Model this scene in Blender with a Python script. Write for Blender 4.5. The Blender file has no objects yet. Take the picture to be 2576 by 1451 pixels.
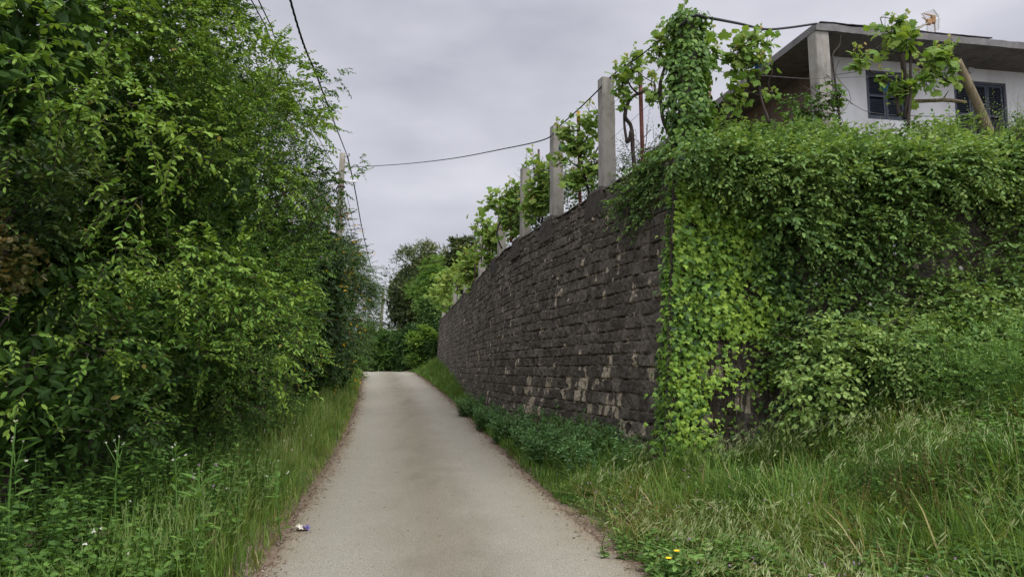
import bpy, math, random
import numpy as np
rng = np.random.default_rng(7)
random.seed(7)
S = bpy.context.scene
COL = S.collection
UP = np.array([0, 0, 1.0])

# ------------------------------------------------------------------ camera
CAMZ = 1.6
F = 1861.0                     # focal length in 2576-wide pixels
PITCH = math.atan((928 - 725.5) / F)
cp, sp = math.cos(PITCH), math.sin(PITCH)


def ray(x, y):
    v = 725.5 - y
    return np.array([x - 1288.0, F * cp - v * sp, F * sp + v * cp])


def P(x, y, D):
    """world point seen at photo pixel (x, y) at distance D along the road"""
    r = ray(x, y)
    return np.array([0, 0, CAMZ]) + r * (D / r[1])


def Pz(x, y, z):
    r = ray(x, y)
    return np.array([0, 0, CAMZ]) + r * ((z - CAMZ) / r[2])


def proj(p):
    p = np.asarray(p, float) - np.array([0, 0, CAMZ])
    d = p[..., 1] * cp + p[..., 2] * sp
    return 1288 + F * p[..., 0] / d, 725.5 - F * (-p[..., 1] * sp + p[..., 2] * cp) / d


def Pplane(x, y, p0, n):
    r = ray(x, y)
    o = np.array([0, 0, CAMZ])
    return o + r * (np.dot(p0 - o, n) / np.dot(r, n))


# ------------------------------------------------------------------ tagging
def tag(o, label=None, cat=None, group=None, kind=None):
    if label: o['label'] = label
    if cat: o['category'] = cat
    if group: o['group'] = group
    if kind: o['kind'] = kind
    return o


def empty(name, loc, label=None, cat=None, group=None):
    o = bpy.data.objects.new(name, None)
    o.empty_display_size = .2
    COL.objects.link(o)
    o.location = [float(c) for c in loc]
    return tag(o, label, cat, group)


# ------------------------------------------------------------------ geometry collector
def nrm(a):
    return a / np.maximum(np.linalg.norm(a, axis=-1, keepdims=True), 1e-9)


def frame(d, up):
    y = nrm(d)
    x = nrm(np.cross(y, up))
    z = np.cross(x, y)
    return np.stack([x, y, z], axis=-1)


class Geo:
    def __init__(self):
        self.v, self.f, self.t, self.t2, self.n = [], [], [], [], 0

    def add(self, v, faces, tint=0.0, t2=0.0):
        v = np.asarray(v, float).reshape(-1, 3)
        m = len(v)
        self.v.append(v)
        self.t.append(np.broadcast_to(np.asarray(tint, float), (m,)))
        self.t2.append(np.broadcast_to(np.asarray(t2, float), (m,)))
        for f in faces:
            f = np.asarray(f, np.int64)
            if len(f): self.f.append(f.reshape(-1, f.shape[-1]) + self.n)
        self.n += m

    def inst(self, tmpl, pos, R, sc, tint):
        tv, tf = tmpl
        N, k = len(pos), len(tv)
        if N == 0: return
        sc = np.broadcast_to(np.asarray(sc, float), (N,))
        v = np.einsum('nij,kj->nki', R, tv) * sc[:, None, None] + pos[:, None, :]
        off = (np.arange(N) * k)[:, None, None]
        faces = [(np.asarray(f)[None] + off).reshape(-1, np.asarray(f).shape[-1]) for f in tf]
        self.add(v.reshape(-1, 3), faces, np.repeat(np.broadcast_to(tint, (N,)), k))

    def box(self, c, h, R=None, tint=0.0):
        c = np.asarray(c, float); h = np.asarray(h, float)
        s = np.array([[-1, -1, -1], [1, -1, -1], [1, 1, -1], [-1, 1, -1], [-1, -1, 1], [1, -1, 1], [1, 1, 1], [-1, 1, 1]], float) * h
        if R is not None: s = s @ np.asarray(R).T
        self.add(s + c, [[[0, 3, 2, 1], [4, 5, 6, 7], [0, 1, 5, 4], [1, 2, 6, 5], [2, 3, 7, 6], [3, 0, 4, 7]]], tint)

    def tube(self, pts, rad, sides=6, tint=0.0, smooth=0, rough=0.0, caps=True):
        pts = np.asarray(pts, float)
        rad = np.broadcast_to(np.asarray(rad, float), (len(pts),)).copy()
        if smooth:
            n = len(pts)
            tt = np.linspace(0, n - 1, (n - 1) * smooth + 1)
            i = np.minimum(tt.astype(int), n - 2); u = (tt - i)[:, None]
            p0 = pts[np.maximum(i - 1, 0)]; p1 = pts[i]; p2 = pts[i + 1]; p3 = pts[np.minimum(i + 2, n - 1)]
            rad = np.interp(tt, np.arange(n), rad)
            pts = .5 * (2 * p1 + (p2 - p0) * u + (2 * p0 - 5 * p1 + 4 * p2 - p3) * u ** 2 + (3 * p1 - p0 - 3 * p2 + p3) * u ** 3)
        m = len(pts)
        tan = nrm(np.gradient(pts, axis=0))
        ref = np.array([1.0, .13, .07]) if abs(tan[0][2]) > .8 else UP
        a = nrm(np.cross(tan[0], ref)); X = np.zeros((m, 3))
        for i in range(m):
            a = nrm(a - tan[i] * np.dot(a, tan[i])); X[i] = a
        Y = np.cross(tan, X)
        th = np.linspace(0, 2 * math.pi, sides, endpoint=False)
        rr = rad[:, None] * (1 + rough * rng.uniform(-1, 1, (m, sides)))
        v = pts[:, None] + rr[..., None] * (np.cos(th)[None, :, None] * X[:, None] + np.sin(th)[None, :, None] * Y[:, None])
        i = np.arange(m - 1)[:, None] * sides; j = np.arange(sides)[None]; j2 = (j + 1) % sides
        q = np.stack([i + j, i + j2, i + sides + j2, i + sides + j], -1).reshape(-1, 4)
        fs = [q]
        if caps:
            fs += [np.arange(sides)[::-1][None], (np.arange(sides) + (m - 1) * sides)[None]]
        self.add(v.reshape(-1, 3), fs, tint)
        return pts

    def build(self, name, mats, parent=None, smooth=False, loc=None):
        V = np.concatenate(self.v)
        me = bpy.data.meshes.new(name)
        if parent is not None:
            V = V - np.array(parent.matrix_basis.translation)
            pp = parent.parent
            while pp is not None:
                V = V - np.array(pp.matrix_basis.translation); pp = pp.parent
        elif loc is not None:
            V = V - np.asarray(loc)
        me.vertices.add(len(V)); me.vertices.foreach_set('co', V.astype(np.float32).ravel())
        tot = np.concatenate([np.full(len(f), f.shape[1]) for f in self.f])
        idx = np.concatenate([f.ravel() for f in self.f])
        me.loops.add(len(idx)); me.loops.foreach_set('vertex_index', idx.astype(np.int32))
        me.polygons.add(len(tot))
        st = np.concatenate([[0], np.cumsum(tot)[:-1]])
        me.polygons.foreach_set('loop_start', st.astype(np.int32))
        me.polygons.foreach_set('loop_total', tot.astype(np.int32))
        me.polygons.foreach_set('use_smooth', np.full(len(tot), smooth))
        for nm, arr in (('tint', self.t), ('mask', self.t2)):
            at = me.attributes.new(nm, 'FLOAT', 'POINT')
            at.data.foreach_set('value', np.concatenate(arr).astype(np.float32))
        me.update(calc_edges=True)
        for m in (mats if isinstance(mats, (list, tuple)) else [mats]): me.materials.append(m)
        o = bpy.data.objects.new(name, me)
        COL.objects.link(o)
        if parent is not None: o.parent = parent
        elif loc is not None: o.location = [float(c) for c in loc]
        return o


# ------------------------------------------------------------------ value noise (numpy)
def vnoise(x, y, seed=0):
    x = np.asarray(x, float); y = np.asarray(y, float)
    xi = np.floor(x).astype(np.int64); yi = np.floor(y).astype(np.int64)
    fx = x - xi; fy = y - yi
    fx = fx * fx * (3 - 2 * fx); fy = fy * fy * (3 - 2 * fy)

    def h(a, b):
        n = (a * 374761393 + b * 668265263 + seed * 144665) & 0xffffffff
        n = ((n ^ (n >> 13)) * 1274126177) & 0xffffffff
        return ((n ^ (n >> 16)) & 0xffff) / 65535.0
    return (h(xi, yi) * (1 - fx) + h(xi + 1, yi) * fx) * (1 - fy) + (h(xi, yi + 1) * (1 - fx) + h(xi + 1, yi + 1) * fx) * fy


def fbm(x, y, o=4, seed=0):
    s = 0; a = .5
    for k in range(o):
        s = s + a * (vnoise(x * 2 ** k, y * 2 ** k, seed + k * 7) - .5) * 2; a *= .5
    return s


def sstep(a, b, x):
    t = np.clip((x - a) / (b - a), 0, 1)
    return t * t * (3 - 2 * t)


# ------------------------------------------------------------------ materials
def lin(r, g, b): return (r, g, b, 1)


class N:
    def __init__(self, name):
        self.m = bpy.data.materials.new(name); self.m.use_nodes = True
        self.t = self.m.node_tree; self.n = self.t.nodes; self.l = self.t.links
        self.n.clear()
        self.out = self.n.new('ShaderNodeOutputMaterial')

    def new(self, ty, **kw):
        nd = self.n.new('ShaderNode' + ty)
        for k, v in kw.items():
            if k.startswith('i_'):
                key = k[2:]
                key = int(key) if key.isdigit() else key.replace('_', ' ')
                if hasattr(v, 'bl_rna') and isinstance(v, bpy.types.NodeSocket): self.l.new(v, nd.inputs[key])
                else: nd.inputs[key].default_value = v
            else: setattr(nd, k, v)
        return nd

    def attr(self, nm): return self.new('Attribute', attribute_name=nm).outputs['Fac']

    def ramp(self, fac, stops, interp='LINEAR'):
        nd = self.n.new('ShaderNodeValToRGB'); cr = nd.color_ramp; cr.interpolation = interp
        while len(cr.elements) < len(stops): cr.elements.new(.5)
        for e, (p, c) in zip(cr.elements, stops):
            e.position = p; e.color = c if len(c) == 4 else (*c, 1)
        if fac is not None: self.l.new(fac, nd.inputs[0])
        return nd.outputs[0]

    def mix(self, f, a, b, bt='MIX'):
        nd = self.n.new('ShaderNodeMix'); nd.data_type = 'RGBA'; nd.blend_type = bt
        for s, v in ((nd.inputs[0], f), (nd.inputs[6], a), (nd.inputs[7], b)):
            if isinstance(v, bpy.types.NodeSocket): self.l.new(v, s)
            else: s.default_value = v if not (s.type == 'RGBA' and len(v) == 3) else (*v, 1)
        return nd.outputs[2]

    def math(self, op, a, b=0.0, clamp=False):
        nd = self.n.new('ShaderNodeMath'); nd.operation = op; nd.use_clamp = clamp
        for s, v in zip(nd.inputs, (a, b)):
            if isinstance(v, bpy.types.NodeSocket): self.l.new(v, s)
            else: s.default_value = v
        return nd.outputs[0]

    def obj(self): return self.new('TexCoord').outputs['Object']

    def noise(self, vec, scale, detail=4, rough=.55, dist=0.0):
        nd = self.new('TexNoise'); nd.inputs['Scale'].default_value = scale
        nd.inputs['Detail'].default_value = detail; nd.inputs['Roughness'].default_value = rough
        nd.inputs['Distortion'].default_value = dist
        if vec is not None: self.l.new(vec, nd.inputs['Vector'])
        return nd.outputs['Fac']

    def scale(self, vec, s):
        nd = self.new('Mapping'); nd.inputs['Scale'].default_value = s; self.l.new(vec, nd.inputs['Vector'])
        return nd.outputs[0]

    def bump(self, h, strength=.5, dist=.02):
        nd = self.new('Bump'); nd.inputs['Strength'].default_value = strength; nd.inputs['Distance'].default_value = dist
        self.l.new(h, nd.inputs['Height']); return nd.outputs[0]

    def bsdf(self, col, rough=.8, spec=.3, normal=None, metal=0.0):
        b = self.new('BsdfPrincipled')
        for s, v in ((b.inputs['Base Color'], col), (b.inputs['Roughness'], rough)):
            if isinstance(v, bpy.types.NodeSocket): self.l.new(v, s)
            else: s.default_value = v if not (s.type == 'RGBA' and len(v) == 3) else (*v, 1)
        b.inputs['Specular IOR Level'].default_value = spec
        b.inputs['Metallic'].default_value = metal
        if normal is not None: self.l.new(normal, b.inputs['Normal'])
        return b.outputs[0]

    def done(self, sh):
        self.l.new(sh, self.out.inputs['Surface']); return self.m


def leaf_mat(name, stops, trans=.3, rough=.6, spec=.18, stem=(.055, .042, .028)):
    n = N(name)
    t = n.attr('tint')
    c = n.ramp(t, stops)
    isw = n.math('LESS_THAN', t, -.5)
    c = n.mix(isw, c, stem)
    b = n.bsdf(c, rough, spec)
    tr = n.new('BsdfTranslucent'); n.l.new(n.mix(1.0, c, (1.25, 1.2, .6), 'MULTIPLY'), tr.inputs['Color'])
    ms = n.new('MixShader'); ms.inputs[0].default_value = trans
    n.l.new(b, ms.inputs[1]); n.l.new(tr.outputs[0], ms.inputs[2])
    return n.done(ms.outputs[0])


M = {}
M['elm'] = leaf_mat('elm_leaf', [(0, (.024, .056, .013)), (.4, (.072, .15, .024)), (.75, (.135, .25, .037)), (.94, (.20, .31, .05)), (1, (.27, .22, .06))])
M['privet'] = leaf_mat('privet_leaf', [(0, (.022, .05, .014)), (.5, (.055, .115, .026)), (1, (.11, .2, .04))], .25)
M['waxy'] = leaf_mat('waxy_leaf', [(0, (.035, .07, .02)), (.6, (.075, .13, .03)), (1, (.15, .19, .045))], .2, .45, .35)
M['rusty'] = leaf_mat('rusty_leaf', [(0, (.07, .08, .02)), (.5, (.15, .11, .025)), (1, (.24, .15, .035))], .25, .4, .4)
M['broom'] = leaf_mat('broom_leaf', [(0, (.03, .06, .022)), (.6, (.055, .10, .032)), (.92, (.09, .14, .04)), (.928, (.6, .36, .01)), (1, (.65, .4, .01))], .25)
M['feather'] = leaf_mat('feather_leaf', [(0, (.05, .11, .03)), (.6, (.10, .20, .05)), (1, (.15, .26, .07))], .25)
M['oak'] = leaf_mat('oak_leaf', [(0, (.05, .075, .028)), (.6, (.10, .13, .042)), (1, (.19, .205, .075))], .15)
M['acacia'] = leaf_mat('acacia_leaf', [(0, (.06, .125, .026)), (.6, (.12, .225, .04)), (1, (.18, .30, .06))], .3)
M['ivy'] = leaf_mat('ivy_leaf', [(0, (.024, .056, .02)), (.35, (.058, .125, .026)), (.7, (.15, .275, .034)), (1, (.27, .40, .05))], .25, .5, .25)
M['ivy_dark'] = leaf_mat('ivy_dark_leaf', [(0, (.035, .08, .018)), (.5, (.085, .17, .028)), (1, (.17, .28, .045))], .25, .5, .22)
M['creeper'] = leaf_mat('creeper_leaf', [(0, (.05, .10, .032)), (.5, (.12, .215, .056)), (.85, (.2, .31, .08)), (1, (.28, .37, .105))], .3)
M['vine'] = leaf_mat('vine_leaf', [(0, (.06, .13, .024)), (.5, (.14, .245, .042)), (.9, (.26, .34, .07)), (1, (.38, .26, .09))], .34)
M['nettle'] = leaf_mat('nettle_leaf', [(0, (.045, .10, .034)), (.6, (.085, .17, .056)), (1, (.13, .24, .08))], .25)
M['bramble'] = leaf_mat('bramble_leaf', [(0, (.035, .08, .018)), (.6, (.085, .17, .032)), (1, (.15, .26, .05))], .28)
M['weed'] = leaf_mat('weed_leaf', [(0, (.055, .12, .028)), (.6, (.11, .215, .045)), (1, (.18, .3, .075))], .28)
M['grass'] = leaf_mat('grass_blade', [(0, (.045, .10, .018)), (.35, (.095, .18, .028)), (.65, (.155, .23, .042)), (.85, (.26, .27, .085)), (.93, (.23, .15, .06)), (1, (.34, .27, .14))], .3, .55)
M['spike'] = leaf_mat('oat_spikelet', [(0, (.14, .21, .06)), (.6, (.25, .32, .12)), (1, (.42, .44, .24))], .3, .6)
M['litter'] = leaf_mat('leaf_litter', [(0, (.05, .03, .018)), (.5, (.11, .06, .035)), (1, (.2, .13, .075))], .1)
M['petal'] = leaf_mat('white_petal', [(0, (.75, .75, .7)), (.5, (.7, .7, .66)), (.51, (.45, .28, .5)), (1, (.45, .28, .5))], .3)


def bark_mat(name, a, b, sc=18):
    n = N(name); o = n.obj()
    f = n.noise(n.scale(o, (1, 1, .25)), sc, 6, .65)
    return n.done(n.bsdf(n.ramp(f, [(.3, a), (.7, b)]), .9, .2, n.bump(f, .8, .02)))


M['bark'] = bark_mat('bark', (.03, .024, .018), (.10, .085, .065))
M['vinebark'] = bark_mat('vine_bark', (.02, .015, .012), (.075, .058, .048), 40)
M['twig'] = bark_mat('dry_twig', (.10, .075, .055), (.24, .19, .15), 30)
M['log'] = bark_mat('weathered_log', (.085, .068, .04), (.20, .16, .095), 14)
M['polewood'] = bark_mat('pole_wood', (.11, .10, .078), (.26, .24, .19), 7)


def concrete_mat(name, a, b, dark):
    n = N(name); o = n.obj()
    f = n.noise(o, 5, 8, .7)
    c = n.ramp(f, [(.3, a), (.7, b)])
    st = n.noise(n.scale(o, (1.6, 1.6, .6)), 2.2, 6, .65)
    c = n.mix(n.ramp(st, [(.48, (0, 0, 0)), (.72, (.85, .85, .85))]), c, dark)
    pit = n.new('TexVoronoi'); pit.inputs['Scale'].default_value = 60; n.l.new(o, pit.inputs['Vector'])
    h = n.math('ADD', f, n.ramp(pit.outputs['Distance'], [(0, (0, 0, 0)), (.25, (1, 1, 1))]))
    return n.done(n.bsdf(c, .92, .2, n.bump(h, .4, .01)))


M['concrete'] = concrete_mat('post_concrete', (.22, .205, .172), (.34, .32, .275), (.085, .078, .068))
M['plinth'] = concrete_mat('plinth_concrete', (.07, .066, .06), (.15, .14, .125), (.04, .037, .034))
M['slab'] = concrete_mat('roof_concrete', (.12, .113, .11), (.195, .185, .178), (.075, .07, .07))


def wall_mat():
    n = N('stone_wall'); o = n.obj()
    t = n.attr('tint'); k = n.attr('mask')          # tint: per-stone tone, mask: lime-crusted / mortar share
    f = n.noise(o, 9, 8, .7)
    g = n.noise(n.scale(o, (1, 1, .45)), 34, 6, .7)
    v = n.math('ADD', n.math('MULTIPLY', t, .5), n.math('MULTIPLY', f, .6))
    c = n.ramp(v, [(.2, (.046, .039, .031)), (.5, (.104, .089, .07)), (.8, (.18, .155, .121))])
    g2 = n.noise(n.scale(o, (1, 1, .3)), 22, 5, .75)
    c = n.mix(n.ramp(g2, [(.36, (.75, .75, .75)), (.5, (0, 0, 0))]), c, (.034, .03, .025))
    c = n.mix(n.ramp(g, [(.5, (0, 0, 0)), (.72, (.8, .8, .8))]), c, (.19, .165, .13))
    big = n.noise(o, .7, 3, .5)
    c = n.mix(n.ramp(big, [(.4, (0, 0, 0)), (.7, (.6, .6, .6))]), c, (.066, .057, .046))
    pale = n.ramp(n.noise(o, 25, 6, .7), [(.3, (.25, .2, .135)), (.7, (.55, .475, .35))])
    kk = n.ramp(n.math('ADD', k, n.math('MULTIPLY', n.math('SUBTRACT', g, .5), .7)), [(.42, (0, 0, 0)), (.56, (1, 1, 1))])
    c = n.mix(kk, c, pale)
    h = n.math('ADD', n.math('MULTIPLY', f, .6), n.math('ADD', g, n.math('MULTIPLY', g2, 1.2)))
    return n.done(n.bsdf(c, .93, .2, n.bump(h, 1.0, .04)))


M['wall'] = wall_mat()


def ground_mat():
    n = N('soil'); o = n.obj()
    e = n.attr('tint')
    f = n.noise(o, 3.5, 8, .7); g = n.noise(o, 45, 4, .7)
    soil = n.ramp(f, [(.3, (.035, .03, .018)), (.7, (.085, .07, .04))])
    sand = n.ramp(n.math('ADD', n.math('MULTIPLY', f, .5), n.math('MULTIPLY', g, .5)), [(.35, (.085, .06, .042)), (.6, (.21, .165, .115)), (.75, (.28, .235, .175))])
    c = n.mix(n.ramp(n.math('ADD', e, n.math('MULTIPLY', n.math('SUBTRACT', f, .5), .5)), [(.35, (0, 0, 0)), (.6, (1, 1, 1))]), soil, sand)
    return n.done(n.bsdf(c, .95, .15, n.bump(n.math('ADD', f, g), .6, .03)))


M['ground'] = ground_mat()


def road_mat():
    n = N('worn_asphalt'); o = n.obj()
    u = n.attr('tint')                       # across the lane, 0 left edge .. 1 right edge
    f = n.noise(o, 1.1, 6, .6); fine = n.noise(o, 75, 3, .75)
    v = n.new('TexVoronoi'); v.inputs['Scale'].default_value = 105; n.l.new(o, v.inputs['Vector'])
    grit = n.ramp(n.math('ADD', n.math('MULTIPLY', v.outputs['Distance'], .8), n.math('MULTIPLY', fine, .5)), [(.2, (.055, .052, .043)), (.42, (.142, .135, .110)), (.75, (.29, .276, .225))])
    w = n.math('ADD', u, n.math('MULTIPLY', n.math('SUBTRACT', f, .5), .22))
    track = n.ramp(w, [(.0, (.8, .7, .55)), (.07, (1, .97, .92)), (.22, (1.06, 1.05, 1.04)), (.42, (.76, .72, .645)), (.56, (.68, .635, .56)), (.72, (1.04, 1.03, 1.02)), (.9, (1, .97, .92)), (1, (.75, .64, .5))], 'B_SPLINE')
    v2 = n.new('TexVoronoi'); v2.inputs['Scale'].default_value = 38; n.l.new(o, v2.inputs['Vector'])
    peb = n.ramp(n.math('ADD', v2.outputs['Distance'], n.math('MULTIPLY', n.noise(o, 30, 3, .6), .5)), [(.30, (1, 1, 1)), (.38, (0, 0, 0))])
    sepc = n.new('SeparateColor'); n.l.new(v2.outputs['Color'], sepc.inputs[0])
    grit = n.mix(n.math('MULTIPLY', peb, .55), grit, n.ramp(sepc.outputs[0], [(.0, (.05, .047, .042)), (.45, (.16, .15, .13)), (1, (.42, .39, .34))]))
    c = n.mix(1.0, grit, track, 'MULTIPLY')
    st = n.noise(n.scale(o, (1.5, .45, 1)), 1.3, 5, .65)
    mid = n.ramp(u, [(.3, (0, 0, 0)), (.5, (1, 1, 1)), (.72, (0, 0, 0))])
    c = n.mix(n.math('MULTIPLY', mid, n.ramp(st, [(.5, (0, 0, 0)), (.72, (.75, .75, .75))])), c, (.10, .085, .066))
    pt = n.noise(o, 2.6, 6, .7)
    c = n.mix(n.ramp(pt, [(.35, (0, 0, 0)), (.75, (.35, .35, .35))]), c, (.205, .187, .145))
    edge = n.ramp(n.math('ADD', u, n.math('MULTIPLY', n.math('SUBTRACT', n.noise(o, 5, 5, .7), .5), .16)), [(.0, (1, 1, 1)), (.07, (0, 0, 0)), (.95, (0, 0, 0)), (1, (1, 1, 1))])
    c = n.mix(n.math('MULTIPLY', edge, .7), c, (.22, .172, .12))
    return n.done(n.bsdf(c, .93, .2, n.bump(n.math('ADD', v.outputs['Distance'], fine), .55, .012)))


M['road'] = road_mat()


def flat_mat(name, col, rough=.7, spec=.3, var=.25, sc=8, metal=0.0, bump=.2):
    n = N(name); f = n.noise(n.obj(), sc, 5, .6)
    c = n.ramp(f, [(.3, tuple(x * (1 - var) for x in col)), (.7, tuple(x * (1 + var) for x in col))])
    return n.done(n.bsdf(c, rough, spec, n.bump(f, bump, .01), metal))


def plaster_mat():
    n = N('white_plaster'); o = n.obj()
    f = n.noise(n.scale(o, (1, 1, .3)), 1.4, 6, .6); g = n.noise(o, 60, 3, .6)
    c = n.ramp(f, [(.32, (.42, .415, .40)), (.55, (.56, .56, .55)), (.7, (.60, .60, .59))])
    return n.done(n.bsdf(c, .9, .2, n.bump(g, .15, .005)))


M['plaster'] = plaster_mat()


def brick_mat():
    n = N('bare_brick'); o = n.obj()
    b = n.new('TexBrick'); b.inputs['Scale'].default_value = 3.2
    b.inputs['Color1'].default_value = (.15, .10, .066, 1); b.inputs['Color2'].default_value = (.20, .135, .085, 1)
    b.inputs['Mortar'].default_value = (.2, .18, .15, 1)
    mp = n.new('Mapping'); mp.inputs['Rotation'].default_value = (math.pi / 2, 0, math.pi / 2); n.l.new(o, mp.inputs[0]); n.l.new(mp.outputs[0], b.inputs['Vector'])
    f = n.noise(o, 3, 6, .65)
    c = n.mix(n.ramp(f, [(.4, (0, 0, 0)), (.65, (.7, .7, .7))]), b.outputs['Color'], (.11, .09, .07))
    return n.done(n.bsdf(c, .95, .15, n.bump(f, .4, .02)))


M['brick'] = brick_mat()
M['shutter'] = flat_mat('shutter_paint', (.042, .048, .066), .55, .35, .2)
M['redsteel'] = flat_mat('rusty_red_steel', (.22, .085, .065), .75, .3, .35, 20)
M['rust'] = flat_mat('rusty_iron', (.075, .045, .035), .8, .3, .4, 25)
M['whitecap'] = flat_mat('white_plastic', (.62, .6, .57), .5, .4, .08)
M['yellowtape'] = flat_mat('yellow_tape', (.5, .3, .04), .5, .4, .15)
M['cable'] = flat_mat('black_cable', (.012, .012, .014), .6, .3, .2)
M['wire'] = flat_mat('grey_wire', (.09, .085, .085), .6, .4, .2)
M['cord'] = flat_mat('blue_twine', (.02, .12, .35), .7, .2, .2)
M['lampmetal'] = flat_mat('lamp_metal', (.5, .5, .5), .5, .4, .1)
M['glass'] = flat_mat('lamp_glass', (.75, .75, .73), .25, .5, .03)
M['orange'] = flat_mat('orange_plastic', (.3, .16, .05), .5, .4, .15)
M['alu'] = flat_mat('antenna_metal', (.3, .27, .2), .45, .5, .1, 8, .3)
M['purple'] = flat_mat('purple_wrapper', (.22, .19, .42), .35, .5, .2)
M['paper'] = flat_mat('pale_wrapper', (.65, .6, .5), .5, .4, .1)
M['yellowpetal'] = flat_mat('yellow_petal', (.75, .48, .01), .6, .2, .1)
M['pebble'] = flat_mat('pebble', (.3, .26, .21), .9, .2, .35, 30)

# ------------------------------------------------------------------ leaf shapes
def oval(w=.24, fold=.05, curl=-.1):
    v = np.array([[0, 0, 0], [-w * .8, .28, fold], [-w * .85, .66, fold * .7 + curl * .3], [0, 1, curl], [w * .85, .66, fold * .7 + curl * .3], [w * .8, .28, fold]])
    return v, [np.array([[0, 3, 2, 1], [0, 5, 4, 3]])]


def lobed(outline, c=(0, .35), dome=.08):
    o = np.array(outline, float)
    o = np.concatenate([o, np.stack([-o[::-1, 0], o[::-1, 1]], 1)[1:-1]]) if abs(o[0, 0]) < 1e-6 else o
    n = len(o)
    r = np.linalg.norm(o - np.array(c), axis=1)
    z = -dome * r ** 2 * 4 + .03 * np.sin(np.arange(n) * 2.4)
    v = np.concatenate([np.stack([o[:, 0], o[:, 1], z], 1), [[c[0], c[1], 0]]])
    i = np.arange(n)
    return v, [np.stack([i, (i + 1) % n, np.full(n, n)], 1)]


OVAL = oval(); BROAD = oval(.32, .05, -.12); NARROW = oval(.13, .03, -.12); ROUND = oval(.34, .06, -.06)
IVY = lobed([(0, .08), (.2, -.06), (.42, .06), (.52, .28), (.27, .52), (.14, .72), (0, 1)])
HEART = lobed([(0, .06), (.2, -.05), (.42, .08), (.46, .32), (.3, .62), (.13, .84), (0, 1)])
VINE = lobed([(0, .1), (.16, -.12), (.36, -.02), (.44, .12), (.62, .2), (.5, .36), (.62, .56), (.42, .56), (.36, .68), (.22, .66), (.2, .86), (.1, .88), (0, 1.02)], (0, .38), .1)
SPIKE = oval(.06, .02, -.03)


def rnd(n, s=1.0): return rng.normal(0, s, (n, 3))


def scatter_leaves(g, tm, pos, d, up, size, tint):
    n = len(pos)
    g.inst(tm, pos, frame(d, up), size, tint)


def sprays(g, A, Dr, n=12, length=.4, leaf=.07, tint=.5, droop=.12, tm=OVAL, tvar=.15, twig=.004, spread=.85, lv=.25):
    """leafy twigs: A anchors, Dr directions; every twig carries n alternate leaves"""
    K = len(A)
    if K == 0: return
    Dr = nrm(Dr)
    length = np.broadcast_to(length, (K,)) * rng.uniform(.7, 1.25, K)
    t = np.linspace(.12, 1, n)
    down = np.array([0, 0, -1.0])
    pos = A[:, None] + Dr[:, None] * (length[:, None] * t)[..., None] + down * (droop * (length / .4)[:, None] * t ** 2)[..., None]
    tan = nrm(Dr[:, None] * length[:, None, None] + down * (2 * droop * t)[None, :, None])
    side = nrm(np.cross(tan, UP + rnd(K, .25)[:, None]))
    sg = np.where(np.arange(n) % 2, 1, -1)[None, :, None]
    d = tan * .6 + side * sg * spread + rng.normal(0, .28, (K, n, 3)) + down * .18
    d[:, -1] = tan[:, -1] + rng.normal(0, .15, (K, 3))
    up = UP + rng.normal(0, .42, (K, n, 3))
    sz = np.broadcast_to(leaf, (K,))[:, None] * rng.uniform(1 - lv, 1 + lv, (K, n)) * (1.05 - .35 * t[None])
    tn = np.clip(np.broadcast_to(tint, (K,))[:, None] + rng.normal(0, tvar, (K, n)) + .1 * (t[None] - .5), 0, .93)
    tn = np.where(rng.uniform(0, 1, tn.shape) < .006, 1.0, tn)
    g.inst(tm, pos.reshape(-1, 3), frame(d.reshape(-1, 3), up.reshape(-1, 3)), sz.ravel(), tn.ravel())
    if twig:
        q = np.array([0, .5, 1.0])
        c = A[:, None] + Dr[:, None] * (length[:, None] * q)[..., None] + down * (droop * (length / .4)[:, None] * q ** 2)[..., None]
        w = nrm(np.cross(Dr, UP + rnd(K, .3)))[:, None] * (twig * np.array([1, .7, .3]))[None, :, None]
        w2 = np.array([0, 0, 1.0])[None, None] * (twig * np.array([1, .7, .3]))[None, :, None]
        v = np.stack([c - w - w2 * .6, c + w - w2 * .6, c + w2], 2)              # K,3,3,3
        i = (np.arange(K) * 9)[:, None]
        fs = []
        for a in range(2):
            for b in range(3):
                b2 = (b + 1) % 3
                fs.append(i + np.array([[a * 3 + b, a * 3 + b2, (a + 1) * 3 + b2, (a + 1) * 3 + b]]))
        g.add(v.reshape(-1, 3), [np.concatenate(fs)], -1.0)


def sphere_dirs(n, bias=None, k=.6):
    d = nrm(rnd(n))
    if bias is not None:
        b = nrm(np.asarray(bias, float))
        flip = (d @ b < -.15) & (rng.uniform(0, 1, n) < k)
        d[flip] = d[flip] - 2 * (d[flip] @ b)[:, None] * b
    return d


def lobes_on(c, r, n, lr, bias=(0, 0, .4), k=.5, shell=(.75, 1.0)):
    d = sphere_dirs(n, bias, k)
    pc = np.asarray(c) + d * np.asarray(r) * rng.uniform(*shell, n)[:, None]
    return pc, rng.uniform(*lr, n)


def fill_crown(g, pc, pr, per, kw, tree_c=None, bias=(.5, -.6, .5), k=.6, tint=(.25, .75)):
    """twigs on the outside of each leafy lobe"""
    for c, r in zip(pc, pr):
        m = max(4, int(per * r * r))
        d = sphere_dirs(m, bias, k)
        if tree_c is not None:
            out = nrm(c - tree_c)
            d = nrm(d + out * .45)
        A = c + d * r * rng.uniform(.45, 1.0, m)[:, None]
        Dr = d * .8 + UP * .12 + rnd(m, .4)
        base = rng.uniform(*tint)
        if kw['tm'] is OVAL and rng.uniform() < .22: kw2 = dict(kw, tm=ROUND, leaf=kw['leaf'] * .8)
        else: kw2 = kw
        sprays(g, A, Dr, tint=np.clip(base + rng.normal(0, .1, m), 0, 1), **dict(kw2, leaf=kw2['leaf'] * rng.uniform(.72, 1.22), droop=kw['droop'] * rng.uniform(.5, 1.6)))


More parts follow.
